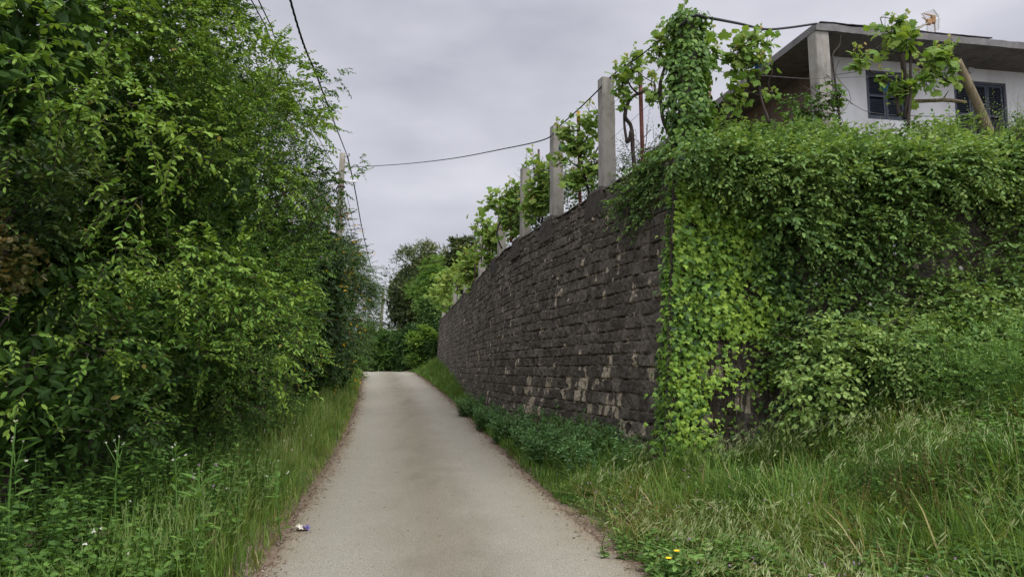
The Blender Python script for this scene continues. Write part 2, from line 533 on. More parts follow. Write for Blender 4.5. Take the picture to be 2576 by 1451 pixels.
def core(g, c, r, n, size, tm=OVAL, tint=(0, .3)):  # inner leaves tinted dark, painting shade into the foliage hollows
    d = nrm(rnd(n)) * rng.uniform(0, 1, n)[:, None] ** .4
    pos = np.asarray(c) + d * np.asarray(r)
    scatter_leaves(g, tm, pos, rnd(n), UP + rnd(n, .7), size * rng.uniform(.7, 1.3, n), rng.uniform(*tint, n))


def trunk_geo(base, top, r0, limbs, seed=0):
    g = Geo()
    base = np.asarray(base, float); top = np.asarray(top, float)
    pts = [base + (top - base) * t + np.array([rng.normal(0, .08), rng.normal(0, .08), 0]) * (0 < t < 1) for t in np.linspace(0, 1, 5)]
    pts[0] = base
    rad = r0 * np.array([1.25, .95, .8, .6, .35])
    g.tube(pts, rad, 8, smooth=3, rough=.08)
    for e in limbs:
        s = base + (top - base) * rng.uniform(.3, .85)
        e = np.asarray(e)
        e = s + (e - s) * .85
        w = rnd(2, .1)
        g.tube([s, s + (e - s) * .35 + [0, 0, .22] + w[0], s + (e - s) * .7 + [0, 0, .16] + w[1], e], [r0 * .36, r0 * .22, r0 * .13, r0 * .04], 6, smooth=4, rough=.1)
    return g


def tree(name, label, cat, base, c, r, mat, nl, lr, per, kw, group=None, corekw=None, limbs=10, bias=(.5, -.6, .5), k=.6, extra=None, r0=.12, tint=(.25, .75), lk=.5, xtint=(.75, 1.0)):
    base = np.array([base[0], base[1], gz(base[0], base[1]) - .05])
    root = empty(name, base, label, cat, group)
    pc, pr = lobes_on(c, r, nl, lr, bias, lk)
    keep = pc[:, 2] - pr * .3 > base[2]
    keep &= (fbm(pc[:, 1] * .7 + pc[:, 0] * .5, pc[:, 2] * .7, 2, 33 + nl) > (-.02 if kw is kw_e else -.12))
    pc, pr = pc[keep], pr[keep]
    g = Geo()
    fill_crown(g, pc, pr, per, kw, np.asarray(c), bias, k, tint)
    if extra is not None:
        xc = np.array([e[0] for e in extra]); xr = np.array([e[1] for e in extra])
        fill_crown(g, xc, xr, per * 1.3, dict(kw, droop=.15), np.asarray(c), bias, k, xtint)
        if r0 > .1 and label.startswith('open'): pc = np.concatenate([xc, pc]); pr = np.concatenate([xr, pr])
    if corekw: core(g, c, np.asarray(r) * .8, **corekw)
    g.build('crown', M[mat], root)
    sel = rng.choice(len(pc), min(limbs, len(pc)), replace=False)
    trunk_geo(base, np.array([c[0], c[1], c[2] + r[2] * .4]), r0, pc[sel]).build('trunk', M['bark'], root, smooth=True)
    return root


# ------------------------------------------------------------------ road and ground
RY = np.array([-30, -8, 0, 5.7, 9, 11.3, 15.8, 25.6, 33.9, 45, 50, 60, 75, 110])
RX = np.array([3.5, 1.3, .45, -.395, -.98, -1.31, -2.0, -3.72, -5.35, -7.55, -8.9, -13, -21, -44])
ZY = np.array([-30, 6, 9, 11.3, 15.8, 20, 25.6, 33.9, 40, 45, 48, 55, 70, 100, 400])
ZZ = np.array([0, 0, .01, .035, .16, .36, .64, 1.05, 1.3, 1.43, 1.42, 1.1, .3, -.3, -.3])
HW = 1.52


def smooth_interp(y, xs, ys):
    y = np.asarray(y, float)
    return sum(np.interp(y + o, xs, ys) for o in (-1.2, -.6, 0, .6, 1.2)) / 5


def cx(y): return smooth_interp(y, RY, RX)
def zr(y): return smooth_interp(y, ZY, ZZ)


def ground_z(x, y):
    x = np.asarray(x, float); y = np.asarray(y, float)
    d = x - cx(y)
    er = np.maximum(d - HW, 0); el = np.maximum(-d - HW, 0)
    rise_r = (.10 * np.minimum(er, 3) + 1.15 * sstep(1.3, 6.8, er) * sstep(30, 12, y) + .25 * sstep(.3, 1.2, er) * sstep(9, 13, y)) * sstep(0, .5, er + .1)
    rise_l = .9 * (1 - np.exp(-el * .16 / .9))
    und = fbm(x * .8, y * .8, 3, 3) * .12 * np.clip((er + el) / .8, 0, 1)
    inside = np.clip((HW - np.abs(d)) / .3, 0, 1)
    return zr(y) + rise_r + rise_l + und - .008 - .03 * inside


def gz(x, y): return float(ground_z(x, y))


ds = np.concatenate([-np.geomspace(260, 3.0, 26), np.arange(-2.9, 6.0, .12), np.geomspace(6.0, 260, 28)])
ys = np.concatenate([np.arange(-25, 2, 1.5), np.arange(2, 16, .15), np.arange(16, 50, .5), np.geomspace(50, 420, 30)])
DD, YY = np.meshgrid(ds, ys)
XX = cx(YY) + DD
ZZg = ground_z(XX, YY)
edge = 1 - np.clip((np.abs(DD + .35 * fbm(XX * .9, YY * .9, 3, 5)) - HW) / .38, 0, 1)
edge = np.where(DD < 0, edge, edge * .85)
ny, nx = DD.shape


def gridfaces(ny, nx):
    i = np.arange(ny - 1)[:, None] * nx + np.arange(nx - 1)[None]
    return np.stack([i, i + 1, i + nx + 1, i + nx], -1).reshape(-1, 4)


g = Geo(); g.add(np.stack([XX, YY, ZZg], -1).reshape(-1, 3), [gridfaces(ny, nx)], edge.ravel())
tag(g.build('ground', M['ground'], smooth=True), kind='structure')

ry = np.concatenate([np.arange(-20, 2, .6), np.arange(2, 20, .12), np.arange(20, 75, .4)])
us = np.linspace(0, 1, 41)
U, Yr = np.meshgrid(us, ry)
wl = HW + .07 * fbm(Yr * 1.3, Yr * 0, 4, 11) + .03 * fbm(Yr * 7, Yr * 0, 2, 17); wr = HW + .06 * fbm(Yr * 1.1, Yr * 0 + 9, 4, 12) + .03 * fbm(Yr * 7, Yr * 0 + 5, 2, 18)
Xr = cx(Yr) - wl + (wl + wr) * U
Zr = zr(Yr) + .025 * (1 - (2 * U - 1) ** 2) - .012 * np.exp(-((U - .24) / .09) ** 2) - .012 * np.exp(-((U - .76) / .09) ** 2) + .006 * fbm(Xr * 1.5, Yr * 1.5, 3, 21)
Zr = np.where((U < .001) | (U > .999), Zr - .03, Zr)
g = Geo(); g.add(np.stack([Xr, Yr, Zr], -1).reshape(-1, 3), [gridfaces(*U.shape)], U.ravel())
tag(g.build('road', M['road'], smooth=True), kind='structure')

# ------------------------------------------------------------------ retaining wall
ZT = 4.6
wp = np.array([Pz(x, y, ZT)[:2] for x, y in [(1700, 372), (1532, 470), (1450, 520), (1322, 592), (1251, 649), (1203, 702), (1168, 741), (1112, 802)]])
wp = np.concatenate([wp, [wp[-1] + (wp[-1] - wp[-2]) * .12]])
BAT = .40
# resample & smooth the plan line
seg = np.concatenate([[0], np.cumsum(np.linalg.norm(np.diff(wp, axis=0), axis=1))])
LW = seg[-1]


def wtop(s):
    s = np.asarray(s, float); r = 0
    for o in (-1.2, -.6, 0, .6, 1.2):
        q = s + o
        a = np.stack([np.interp(q, seg, wp[:, 0]), np.interp(q, seg, wp[:, 1])], -1)
        d0 = (wp[1] - wp[0]) / seg[1]
        a = np.where((q < 0)[..., None], wp[0] + d0 * q[..., None], a)
        d1 = (wp[-1] - wp[-2]) / (seg[-1] - seg[-2])
        a = np.where((q > LW)[..., None], wp[-1] + d1 * (q - LW)[..., None], a)
        r = r + a
    return r / 5


def wnorm(s):
    d = nrm(wtop(np.asarray(s) + .05) - wtop(np.asarray(s) - .05))
    return np.stack([-d[..., 1], d[..., 0]], -1)          # towards the road


C0 = wtop(np.array([0.0]))[0]
SD = nrm(np.array([1.0, .10])); SN = np.array([SD[1], -SD[0]])      # side wall direction and outward normal
ROWS = [-.3]
while ROWS[-1] < ZT - .12: ROWS.append(ROWS[-1] + rng.uniform(.165, .215))
ROWS = np.array(ROWS)
BLK = [np.cumsum(np.concatenate([[-2 + rng.uniform(0, .3)], rng.uniform(.16, .38, 160)])) for _ in range(len(ROWS) + 1)]
BR = rng.uniform(0, 1, (len(ROWS) + 2, 170)); BR2 = rng.uniform(-1, 1, (len(ROWS) + 2, 170, 3))


def stones(s, z, seed):
    s = s.copy()
    zz = z + .022 * fbm(s * 1.6, z * 0 + seed, 3, seed) + .012 * fbm(s * 6, z * 2, 2, seed + 3)
    ri = np.clip(np.searchsorted(ROWS, zz.ravel(), 'right').reshape(zz.shape) - 1, 0, len(ROWS) - 1)
    lo = ROWS[ri]; hi = np.append(ROWS[1:], ZT + .3)[ri]
    bi = np.zeros_like(ri); bl = np.zeros_like(zz); bh = np.ones_like(zz)
    ss = s + .02 * fbm(s * 5, z * 9, 3, seed + 5)
    for k in range(len(ROWS)):
        m = ri == k
        if not m.any(): continue
        b = BLK[(k + seed) % len(BLK)]
        j = np.clip(np.searchsorted(b, ss[m], 'right') - 1, 0, len(b) - 2)
        bi[m] = j; bl[m] = b[j]; bh[m] = b[j + 1]
    dz = np.minimum(zz - lo, hi - zz); dx = np.minimum(ss - bl, bh - ss)
    jit = .016 * fbm(s * 11, z * 11, 3, seed + 9)
    e = np.minimum(dz * 1.15, dx) + jit
    cu = (ss - (bl + bh) / 2); cz = (zz - (lo + hi) / 2)
    rr = BR2[ri, bi] * .7
    disp = .026 * sstep(.0, .024, e) + .014 * rr[..., 0] + rr[..., 1] * cu * .06 + rr[..., 2] * cz * .07
    disp += (.036 * fbm(s * 11, z * 10, 5, seed + 1) + .03 * fbm(s * 26, z * 7, 3, seed + 21)) * sstep(0, .03, e)
    disp -= .018 * sstep(.012, 0, dz + jit)
    tone = BR[ri, bi]
    low = sstep(2.6, .7, z) * (.25 + .75 * sstep(13, 5, s))
    pn = fbm(s * 6, z * 5, 4, seed + 2) + .5 * fbm(s * 17, z * 6, 3, seed + 8)
    pick = BR[(ri + 1), (bi * 7 + 3) % 160]
    pale = sstep(.30, .50, pn * .78 + .6 * (low + .12) * sstep(.68, .94, pick) - .06)
    pale = pale + .95 * sstep(.024, .0, dz + jit * .8) * sstep(.1, .5, vnoise(s * 8, z * 8, seed + 4)) * .75
    drip = sstep(.34, .52, fbm(s * 20, z * 4.5, 3, seed + 6)) * sstep(.25, .7, vnoise(s * .9, z * 1.1, seed + 13))
    pale = np.maximum(pale, drip * .55 * (.35 + .4 * low))
    return disp, tone, np.clip(pale, 0, 1)


g = Geo()
sc = np.concatenate([np.arange(0, 7, .024), np.arange(7, 14, .036), np.arange(14, LW, .07), [LW]])
zc = np.arange(-.3, ZT + .001, .025)
SS, ZZw = np.meshgrid(sc, zc)
bz = BAT * (ZT - ZZw) / ZT
se = np.where(SS < .5, SS - bz * (1 - SS / .5), SS)
disp, tone, pale = stones(se + 3, ZZw, 1)
t2 = wtop(se); nn = wnorm(np.maximum(se, .6))
pts = t2 + nn * (bz + disp)[..., None]
cornerfade = sstep(0, .12, SS)
pts = t2 + nn * (bz + .04 + (disp - .04) * cornerfade)[..., None]
pts = np.where((SS < 1e-6)[..., None], t2 + nn * (bz + .04)[..., None] + SN * .04, pts)
ztop = ZT + .04 * fbm(SS * 1.2, SS * 0, 3, 40)
Zw = ZZw + (ztop - ZT) * sstep(3.6, ZT, ZZw)
g.add(np.concatenate([pts, Zw[..., None]], -1).reshape(-1, 3), [gridfaces(*SS.shape)], tone.ravel(), pale.ravel())
# rough coping on top
cw = np.array([0, .03, .2, .42, .45])
cpz = np.array([0, .035, .05, .04, -.3])
CS, CW = np.meshgrid(sc[::2], cw)
tp = wtop(CS); nn2 = wnorm(np.maximum(CS, .6))
cpts = tp + nn2 * (.055 - CW)[..., None]
zco = ZT - .012 + np.interp(CW, cw, cpz) + .05 * fbm(CS * 2.2, CW * 4, 4, 41) + .04 * fbm(CS * 1.2, CS * 0, 3, 40)
g.add(np.concatenate([cpts, zco[..., None]], -1).reshape(-1, 3), [gridfaces(*CS.shape)], .3, 0)
# far end
e0 = wtop(np.array([LW]))[0]; n0 = wnorm(np.array([LW]))[0]
g.add([[*(e0 + n0 * (BAT + .05)), -.3], [*(e0 - n0 * .45), -.3], [*(e0 - n0 * .45), ZT], [*(e0 + n0 * .05), ZT]], [[[0, 1, 2, 3]]], .3)
# side face to the right of the corner
sc2 = np.arange(0, 13, .045); zc2 = np.arange(-.3, ZT + .001, .04)
S2, Z2 = np.meshgrid(sc2, zc2)
bz2 = BAT * (ZT - Z2) / ZT
se2 = np.where(S2 < .5, S2 - bz2 * (1 - S2 / .5), S2)
d2, tone2, pale2 = stones(se2 + 5, Z2, 2)
fade2 = sstep(0, .12, S2)
p2 = C0 + SD * se2[..., None] + SN * (bz2 + .04 + (d2 - .04) * fade2)[..., None]
n1 = wnorm(np.array([.6]))[0]
p2 = np.where((S2 < 1e-6)[..., None], C0 + SD * se2[..., None] + SN * (bz2 + .04)[..., None] + n1 * .04, p2)
g.add(np.concatenate([p2, Z2[..., None]], -1).reshape(-1, 3), [gridfaces(*S2.shape)[:, ::-1]], tone2.ravel(), pale2.ravel())
wallroot = empty('retaining_wall', [*C0, 0], 'tall dark stone retaining wall leaning back along the right of the lane', 'wall')
g.build('stonework', M['wall'], wallroot, smooth=False)

# terrace behind the wall
tl = [C0 - n1 * .1 + SN * -.1]
g = Geo()
sl = np.linspace(0, LW, 60)
inner = wtop(sl) - wnorm(np.maximum(sl, .6)) * .06
outer = inner + np.stack([np.full(60, 60.0) - inner[:, 0], np.zeros(60)], -1)
rows = []
for a in np.concatenate([[0, .01, .03, .06, .1, .2, .4], [1]]):
    p = inner + (outer - inner) * a
    rows.append(np.concatenate([p, (ZT - .08 + .12 * fbm(p[:, :1] * .5, p[:, 1:] * .5, 3, 6))], -1))
g.add(np.stack(rows).reshape(-1, 3), [gridfaces(len(rows), 60)], 0)
g.add([[*(C0 + n1 * -.1 - SN * .05), ZT - .07], [*(C0 + SD * 60), ZT - .07], [60, C0[1] + 12, ZT - .07], [*(C0 + np.array([0, 3.0])), ZT - .07]], [[[0, 1, 2, 3]]], 0)
tag(g.build('terrace_ground', M['ground'], smooth=True), kind='structure')

# ------------------------------------------------------------------ concrete posts on plinths
def rotz(a): return np.array([[math.cos(a), -math.sin(a), 0], [math.sin(a), math.cos(a), 0], [0, 0, 1]])


def s_of_x(px, py):
    sl = np.linspace(0, LW, 4000)
    q = wtop(sl) - wnorm(np.maximum(sl, .6)) * .17
    return sl[np.argmin(np.abs(proj(np.concatenate([q, np.full((4000, 1), ZT)], 1))[0] - px))]


post_specs = [  # pixel x, base y, top y, width, label
    (1528, 466, 200, .25, 'tallest bare concrete post with clean square top beside the red stake with white tip'),
    (1401, 520, 318, .24, 'pale concrete post with vine leaves curling over its top and blue twine'),
    (1321, 585, 424, .22, 'weathered concrete post with a twig lying across its broken top'),
    (1262, 640, 516, .22, 'concrete post half hidden by leafy vine tops, fourth along the wall from the ivy pillar'),
    (1212, 692, 585, .23, 'dark stained concrete post with flat top, fifth along the wall from the ivy pillar'),
    (1173, 736, 640, .22, 'narrow grey concrete post behind bright green vine, sixth from the ivy pillar'),
    (1145, 768, 692, .22, 'small far concrete post wrapped in pale vine leaves, seventh from the ivy pillar'),
    (1116, 800, 738, .22, 'last small concrete post at the far end of the stone wall')]
POSTS = []
for k, (px, by, ty, w, lab) in enumerate(post_specs):
    s = s_of_x(px, by)
    c = wtop(np.array([s]))[0] - wnorm(np.array([max(s, .6)]))[0] * .17
    D = c[1]
    zt = P(px, ty, D)[2]
    dirw = nrm(wtop(np.array([s + .1]))[0] - wtop(np.array([s - .1]))[0])
    a = math.atan2(dirw[1], dirw[0]) - math.pi / 2
    R = rotz(a)
    root_z = ZT + .02
    g = Geo()
    lvl = np.linspace(0, 1, 9)
    ring = np.array([[-1, -.86], [-.86, -1], [.86, -1], [1, -.86], [1, .86], [.86, 1], [-.86, 1], [-1, .86]])
    vs = []
    for t in np.append(lvl, 1.0):
        ww = w / 2 * (1 - .1 * t)
        v = np.concatenate([ring * ww, np.zeros((8, 1))], 1) + rng.normal(0, .0025, (8, 3))
        if t == 1.0: v[:, 2] += rng.normal(0, .006, 8)
        v = v @ R.T + np.array([c[0], c[1], root_z + (zt - root_z) * t])
        vs.append(v)
    vs[-1] = vs[-1] + (np.array([c[0], c[1], zt]) - vs[-1]) * np.array([.12, .12, -.15])
    m = len(vs); i = np.arange(m - 1)[:, None] * 8; j = np.arange(8)[None]; j2 = (j + 1) % 8
    g.add(np.concatenate(vs), [np.stack([i + j, i + j2, i + 8 + j2, i + 8 + j], -1).reshape(-1, 4), (np.arange(8) + (m - 1) * 8)[None]])
    o = g.build('concrete_post', M['concrete'], loc=(c[0], c[1], root_z))
    tag(o, lab, 'post', 'concrete posts along the wall top')
    POSTS.append((c, zt, w))
    # flared plinth, part of the wall
    g = Geo(); vs = []
    for (h, wa, wb) in ((-.42, .5, .245), (-.2, .4, .245), (.0, .29, .24), (.05, .22, .2), (.07, .18, .17)):
        hx = wb * np.array([-1, 1, 1, -1]) - .01; hy = wa * np.array([-1, -1, 1, 1])
        v = np.stack([hx, hy, np.full(4, h)], 1) + rng.normal(0, .012, (4, 3))
        vs.append(v @ R.T + np.array([c[0], c[1], root_z]))
    # subdivide sides by rows
    m = len(vs); i = np.arange(m - 1)[:, None] * 4; j = np.arange(4)[None]; j2 = (j + 1) % 4
    g.add(np.concatenate(vs), [np.stack([i + j, i + j2, i + 4 + j2, i + 4 + j], -1).reshape(-1, 4), (np.arange(4) + (m - 1) * 4)[None]])
    g.build('plinth', M['wall'], wallroot)

# ------------------------------------------------------------------ ivy-clad pillar
PD = C0[1] + .45
pb = P(1738, 420, PD); ptp = P(1740, 40, PD)
PX, PZT = pb[0], ptp[2]
g = Geo()
for t in np.linspace(0, 1, 2): pass
g.tube([[PX, PD, ZT - .1], [PX, PD, (ZT + PZT) / 2], [PX + .01, PD, PZT - .1]], [.17, .165, .15], 4)
tag(g.build('concrete_pillar', M['concrete'], loc=(PX, PD, ZT)), 'tall concrete pillar wrapped from foot to top in dark ivy', 'pillar')


def ivy_on(g, pos, nrmv, size, tint, tm=IVY, tilt=.75):
    n = len(pos)
    down = np.array([0, 0, -1.0])
    d = down + nrmv * tilt * rng.uniform(.2, 1.0, n)[:, None] + rnd(n, .35)
    g.inst(tm, pos, frame(d, nrmv + UP * rng.uniform(.1, 1.3, n)[:, None] + rnd(n, .45)), size, tint)


g = Geo(); n = 3000
h = rng.uniform(0, 1, n); a = rng.uniform(0, 2 * math.pi, n)
rad = .17 + .07 * (1 - h) + .035 * np.sin(h * 21) + .05 * vnoise(a * 2, h * 8, 3) + rng.exponential(.04, n) + .06 * fbm(a * 1.5, h * 6, 3, 4)
rad = rad * np.interp(h, [0, .12, .3, .93, 1], [1.9, 1.25, 1, 1, .75])
nv = np.stack([np.cos(a), np.sin(a), np.zeros(n)], 1)
pos = np.stack([PX + rad * nv[:, 0] - .02 * (1 - h), PD + rad * nv[:, 1], ZT - .15 + h * (PZT + .02 - ZT + .15)], 1)
ivy_on(g, pos, nv, rng.uniform(.05, .095, n), np.clip(rng.normal(.55, .25, n), 0, .99), HEART)
A = np.array([PX, PD, PZT - .15]) + rnd(40, .1)
sprays(g, A, rnd(40, .6) + UP * .9, 6, .22, .06, .7, .06, HEART)
for k in range(8):
    a0 = rng.uniform(0, 6.28); zz = np.linspace(ZT - .3, PZT - .2, 9)
    g.tube(np.stack([PX + (.2 + .02 * rng.normal(0, 1, 9)) * np.cos(a0 + zz * .4), PD + .2 * np.sin(a0 + zz * .4), zz], 1), .012, 4, -1)
tag(g.build('ivy', M['ivy_dark'], loc=(PX, PD, ZT)), 'dense heart-leaved ivy climbing the tall pillar up to the black cable', 'ivy')

# ------------------------------------------------------------------ bright ivy on the corner of the wall
def on_side(s, z, off=.0):
    b = BAT * (ZT - z) / ZT + .06 + off
    p = C0 + SD * np.asarray(s)[:, None] + SN * b[:, None]
    return np.concatenate([p, z[:, None]], 1)


def on_road_face(s, z, off=.0):
    b = BAT * (ZT - z) / ZT + .06 + off
    p = wtop(s) + wnorm(np.maximum(s, .6)) * b[:, None]
    return np.concatenate([p, z[:, None]], 1)


g = Geo()
n = 15000
z = rng.uniform(.02, 4.5, n); s = rng.uniform(-.45, 1.75, n)
lim = np.interp(z, [.0, .8, 1.5, 2.4, 3.0, 4.0, 4.6], [.85, .85, 1.1, 1.6, 1.55, 1.15, .9]) + .25 * fbm(z * 2, z * 0, 3, 50)
dens = .14 + .86 * sstep(-.16, .22, fbm(s * 2.2, z * 2.2, 3, 51) + .25 * sstep(1.2, 3.2, z) + .3 * sstep(.35, -.1, s))
bzz = BAT * (ZT - z) / ZT
dens = dens * (1 - .72 * sstep(1.9, 1.1, z + .3 * fbm(s * 3, z * 3, 2, 57)) * sstep(.1, .4, s))
keep = (s < lim) & (s > -bzz) & (rng.uniform(0, 1, n) < dens)
s, z = s[keep], z[keep]; n = len(s)
pos = on_side(s, z, rng.exponential(.05, n))
nv = np.tile(np.array([*SN, 0.1]), (n, 1))
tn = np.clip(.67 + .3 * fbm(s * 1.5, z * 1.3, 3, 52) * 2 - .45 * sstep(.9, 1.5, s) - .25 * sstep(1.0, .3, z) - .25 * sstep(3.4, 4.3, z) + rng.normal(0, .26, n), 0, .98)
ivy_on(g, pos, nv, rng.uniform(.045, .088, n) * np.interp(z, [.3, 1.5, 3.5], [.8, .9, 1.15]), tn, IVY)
n = 1500
z = rng.uniform(.3, 4.3, n); s = rng.exponential(.16, n) - BAT * (ZT - z) / ZT
wlim = .18 + .28 * vnoise(z * 1.7, z * 0, 60) + .2 * sstep(1.6, .5, z)
k2 = s < wlim - .3; s, z = s[k2], z[k2]; n = len(s)
pos = on_road_face(s, z, rng.exponential(.03, n))
nv = np.tile(np.array([*wnorm(np.array([.6]))[0], .1]), (n, 1)) + rnd(n, .2)
ivy_on(g, pos, nv, rng.uniform(.045, .085, n), np.clip(rng.normal(.6, .22, n), 0, .95), IVY)
for k in range(26):
    zz = np.linspace(.4, rng.uniform(2.5, 4.4), 10); s0 = rng.uniform(-.1, 1.3)
    ss = s0 + np.cumsum(rng.normal(0, .05, 10))
    g.tube(on_side(ss, zz, .0), .008, 4, -1)
tag(g.build('ivy', M['ivy'], loc=(*C0, 0)), 'bright lime green ivy spreading over the near corner of the stone wall', 'ivy')

# ------------------------------------------------------------------ creepers over the side wall
def creeper(label, pts, per, kw, mat, tint, cat='creeper', name='creeper', bias=(-.1, -1, .45), k=.75, corefrac=.5, stems=14, tree_c=None):
    g = Geo()
    kw = dict(kw)
    pc = np.array([p[0] for p in pts]); pr = np.array([p[1] for p in pts])
    fill_crown(g, pc, pr, per, kw, tree_c, bias, k, tint)
    for c, r in zip(pc, pr):
        core(g, c + np.array([0, .2, -.05]), np.array([r, r * .8, r]) * .8, int(60 * r * r * 4 * corefrac), .09, ROUND)
    for j in range(stems):
        c = pc[rng.integers(len(pc))]
        q = c + rnd(4, .25) + np.array([0, -.1, 0]); q[:, 2] = c[2] + np.array([.4, .15, -.25, -.8]) * rng.uniform(.5, 1.3)
        q[:, 1] = c[1] - .1 - rng.uniform(0, .25) + rng.normal(0, .04, 4)
        g.tube(q, [.007, .006, .005, .003], 4, -1, smooth=3)
    b = pc.mean(0); b[2] = pc[:, 2].min()
    return tag(g.build(name, M[mat], loc=b), label, cat)


def pix_lobes(boxes, D, r, jit=.15):
    out = []
    for (x0, y0, x1, y1, n) in boxes:
        for _ in range(n):
            x, y = rng.uniform(x0, x1), rng.uniform(y0, y1)
            d = D(x, y) if callable(D) else D
            out.append((P(x, y, d + rng.normal(0, jit)), rng.uniform(*r)))
    return out


def SWD(x, y):
    q = Pplane(x, y, np.array([*C0, ZT]) , np.array([*SN, -BAT / ZT]))
    return q[1] - .2 - .12 * sstep(700, 350, y) + .12 * math.sin(x * .021 + y * .013)
kwc = dict(n=9, length=.34, leaf=.085, droop=.13, tm=BROAD, twig=.003)
creeper('leafy creeper hedge spilling over the wall top below the white house',
        pix_lobes([(1780, 415, 2080, 450, 16), (2080, 420, 2576, 450, 24), (1760, 400, 1960, 500, 12), (1960, 420, 2580, 600, 40), (2560, 390, 2760, 600, 9)], SWD, (.24, .4)) + pix_lobes([(1790, 350, 2600, 440, 60), (2560, 340, 2800, 440, 14)], lambda x, y: np.interp(y, [340, 440], [12.6, 10.0]), (.22, .4), .25),
        330, kwc, 'creeper', (.3, .95), 'hedge', 'creeper_hedge', corefrac=1.2)
creeper('darker creeper hanging down the middle of the side wall right of the bright ivy',
        pix_lobes([(1910, 540, 2140, 700, 14), (1990, 680, 2130, 980, 16), (2120, 560, 2260, 760, 10), (2100, 700, 2200, 800, 5), (1950, 870, 2060, 940, 3), (2120, 820, 2300, 960, 8), (1960, 900, 2120, 1000, 6)], lambda x, y: SWD(x, y) + .05 - .5 * sstep(800, 1000, y), (.2, .36)),
        400, dict(kwc, leaf=.085), 'creeper', (.2, .6))
creeper('tangled honeysuckle with small white flowers at the right end of the wall',
        pix_lobes([(2250, 560, 2600, 640, 8), (2350, 640, 2620, 800, 12), (2180, 740, 2600, 940, 26), (2250, 840, 2640, 990, 26), (2030, 850, 2300, 1000, 12), (2560, 560, 2760, 940, 10)], lambda x, y: SWD(x, y) - .1 - 1.5 * sstep(680, 1000, y), (.2, .36)),
        420, dict(kwc, leaf=.075), 'creeper', (.45, .98))
creeper('bushy green creeper overhanging the dark wall face left of the ivy pillar',
        pix_lobes([(1600, 440, 1700, 560, 9), (1580, 470, 1640, 520, 3), (1640, 400, 1760, 470, 8), (1680, 420, 1720, 500, 4)], lambda x, y: 10.35 - (x - 1690) * .008, (.18, .3)),
        480, dict(kwc, leaf=.07, length=.26), 'creeper', (.3, .7), bias=(-.6, -.8, .3))
creeper('dark ivy clump climbing the foot of the house corner column',
        pix_lobes([(1960, 270, 2060, 350, 8), (2080, 215, 2110, 300, 3)], 13.9, (.14, .26)),
        260, dict(kwc, tm=HEART, leaf=.075, length=.2), 'ivy_dark', (.2, .6), 'ivy', 'ivy')
for lab, x0, x1, y0, y1, D, nn, hh, cat in (('pale wispy shoots rising from the hedge top below the house', 1800, 2400, 335, 372, 11.6, 110, (.18, .42), 'shoots'),
                                      ('tall pale wild stalks growing in front of the right shuttered window', 2440, 2680, 330, 365, 10.4, 90, (.35, .75), 'weeds')):
    g = Geo()
    A = np.array([P(rng.uniform(x0, x1), rng.uniform(y0, y1), D + rng.normal(0, .12)) for _ in range(nn)])
    sprays(g, A, UP + rnd(nn, .3), 10, rng.uniform(*hh, nn), .036, rng.uniform(.5, 1, nn), .05, OVAL, twig=.003, spread=.9)
    tag(g.build('wild_shoots', M['creeper'], loc=A.mean(0)), lab, cat)
g = Geo()
for k in range(26):
    c = P(rng.uniform(2490, 2680), rng.uniform(255, 335), 10.4 + rng.normal(0, .1))
    g.inst(ROUND, np.tile(c, (4, 1)), frame(rnd(4) + UP * .4, UP + rnd(4, .4)), .010, .1)
tag(g.build('white_umbels', M['petal']), 'tiny white flower heads on the stalks before the right window', 'flowers', kind='stuff')
# white flowers scattered on the honeysuckle
g = Geo(); n = 42
px = rng.uniform(2050, 2600, n); py = rng.uniform(600, 1000, n)
for x, y in zip(px, py):
    c = P(x, y, SWD(x, y) - .28 + rng.uniform(-.1, .1))
    d = nrm(np.array([rng.normal(0, .4), -1, rng.normal(.2, .3)])[None])[0]
    for q in range(5):
        a = q * 1.257
        e = nrm(np.cross(d, UP)[None])[0]; f = np.cross(e, d)
        v = e * math.cos(a) + f * math.sin(a) + d * .3
        g.inst(OVAL, c[None], frame(v[None], d[None]), .028, .1)
tag(g.build('white_flowers', M['petal']), 'small white starry flowers dotted over the honeysuckle', 'flowers', kind='stuff')
# dry twig tangle
g = Geo()
for k in range(240):
    x, y = rng.normal(2370, 90), rng.normal(660, 55)
    c = P(x, y, SWD(x, y) - .05 + rng.uniform(-.2, .15))
    d = nrm(rnd(1))[0] * rng.uniform(.15, .5); d[1] *= .4
    g.tube([c - d, c + rnd(1, .06)[0], c + d], [.003, .0035, .002], 3, smooth=2, caps=False)
for k in range(50):
    x, y = rng.normal(2120, 60), rng.uniform(600, 760)
    c = P(x, y, SWD(x, y) - .15 + rng.uniform(-.1, .1)); L = rng.uniform(.4, .9)
    g.tube([c + [0, 0, L * .5], c + rnd(1, .05)[0], c + [rng.normal(0, .1), 0, -L * .5]], [.003, .004, .002], 3, smooth=2, caps=False)
tag(g.build('dead_creeper', M['twig'], loc=P(2370, 660, 9.5)), 'tangle of dry leafless stems in the dark hollow of the hedge', 'dead creeper')

# ------------------------------------------------------------------ house
HC = P(2052, 56, 14.5)                       # outer corner of the roof slab
ZE = HC[2]
e2 = Pz(2576, 106, ZE)
Uh = nrm((e2 - HC)[:2][None])[0]; Vh = np.array([-Uh[1], Uh[0]])
H0 = HC[:2]
SO = 1.12
ZS = ZE - .16
RH = np.array([[Uh[0], Vh[0], 0], [Uh[1], Vh[1], 0], [0, 0, 1]])


def hp(u, v, z): return np.array([*(H0 + Uh * u + Vh * v), z])


def hbox(g, u0, u1, v0, v1, z0, z1, tint=0.0):
    g.box(hp((u0 + u1) / 2, (v0 + v1) / 2, (z0 + z1) / 2), [(u1 - u0) / 2, (v1 - v0) / 2, (z1 - z0) / 2], RH, tint)


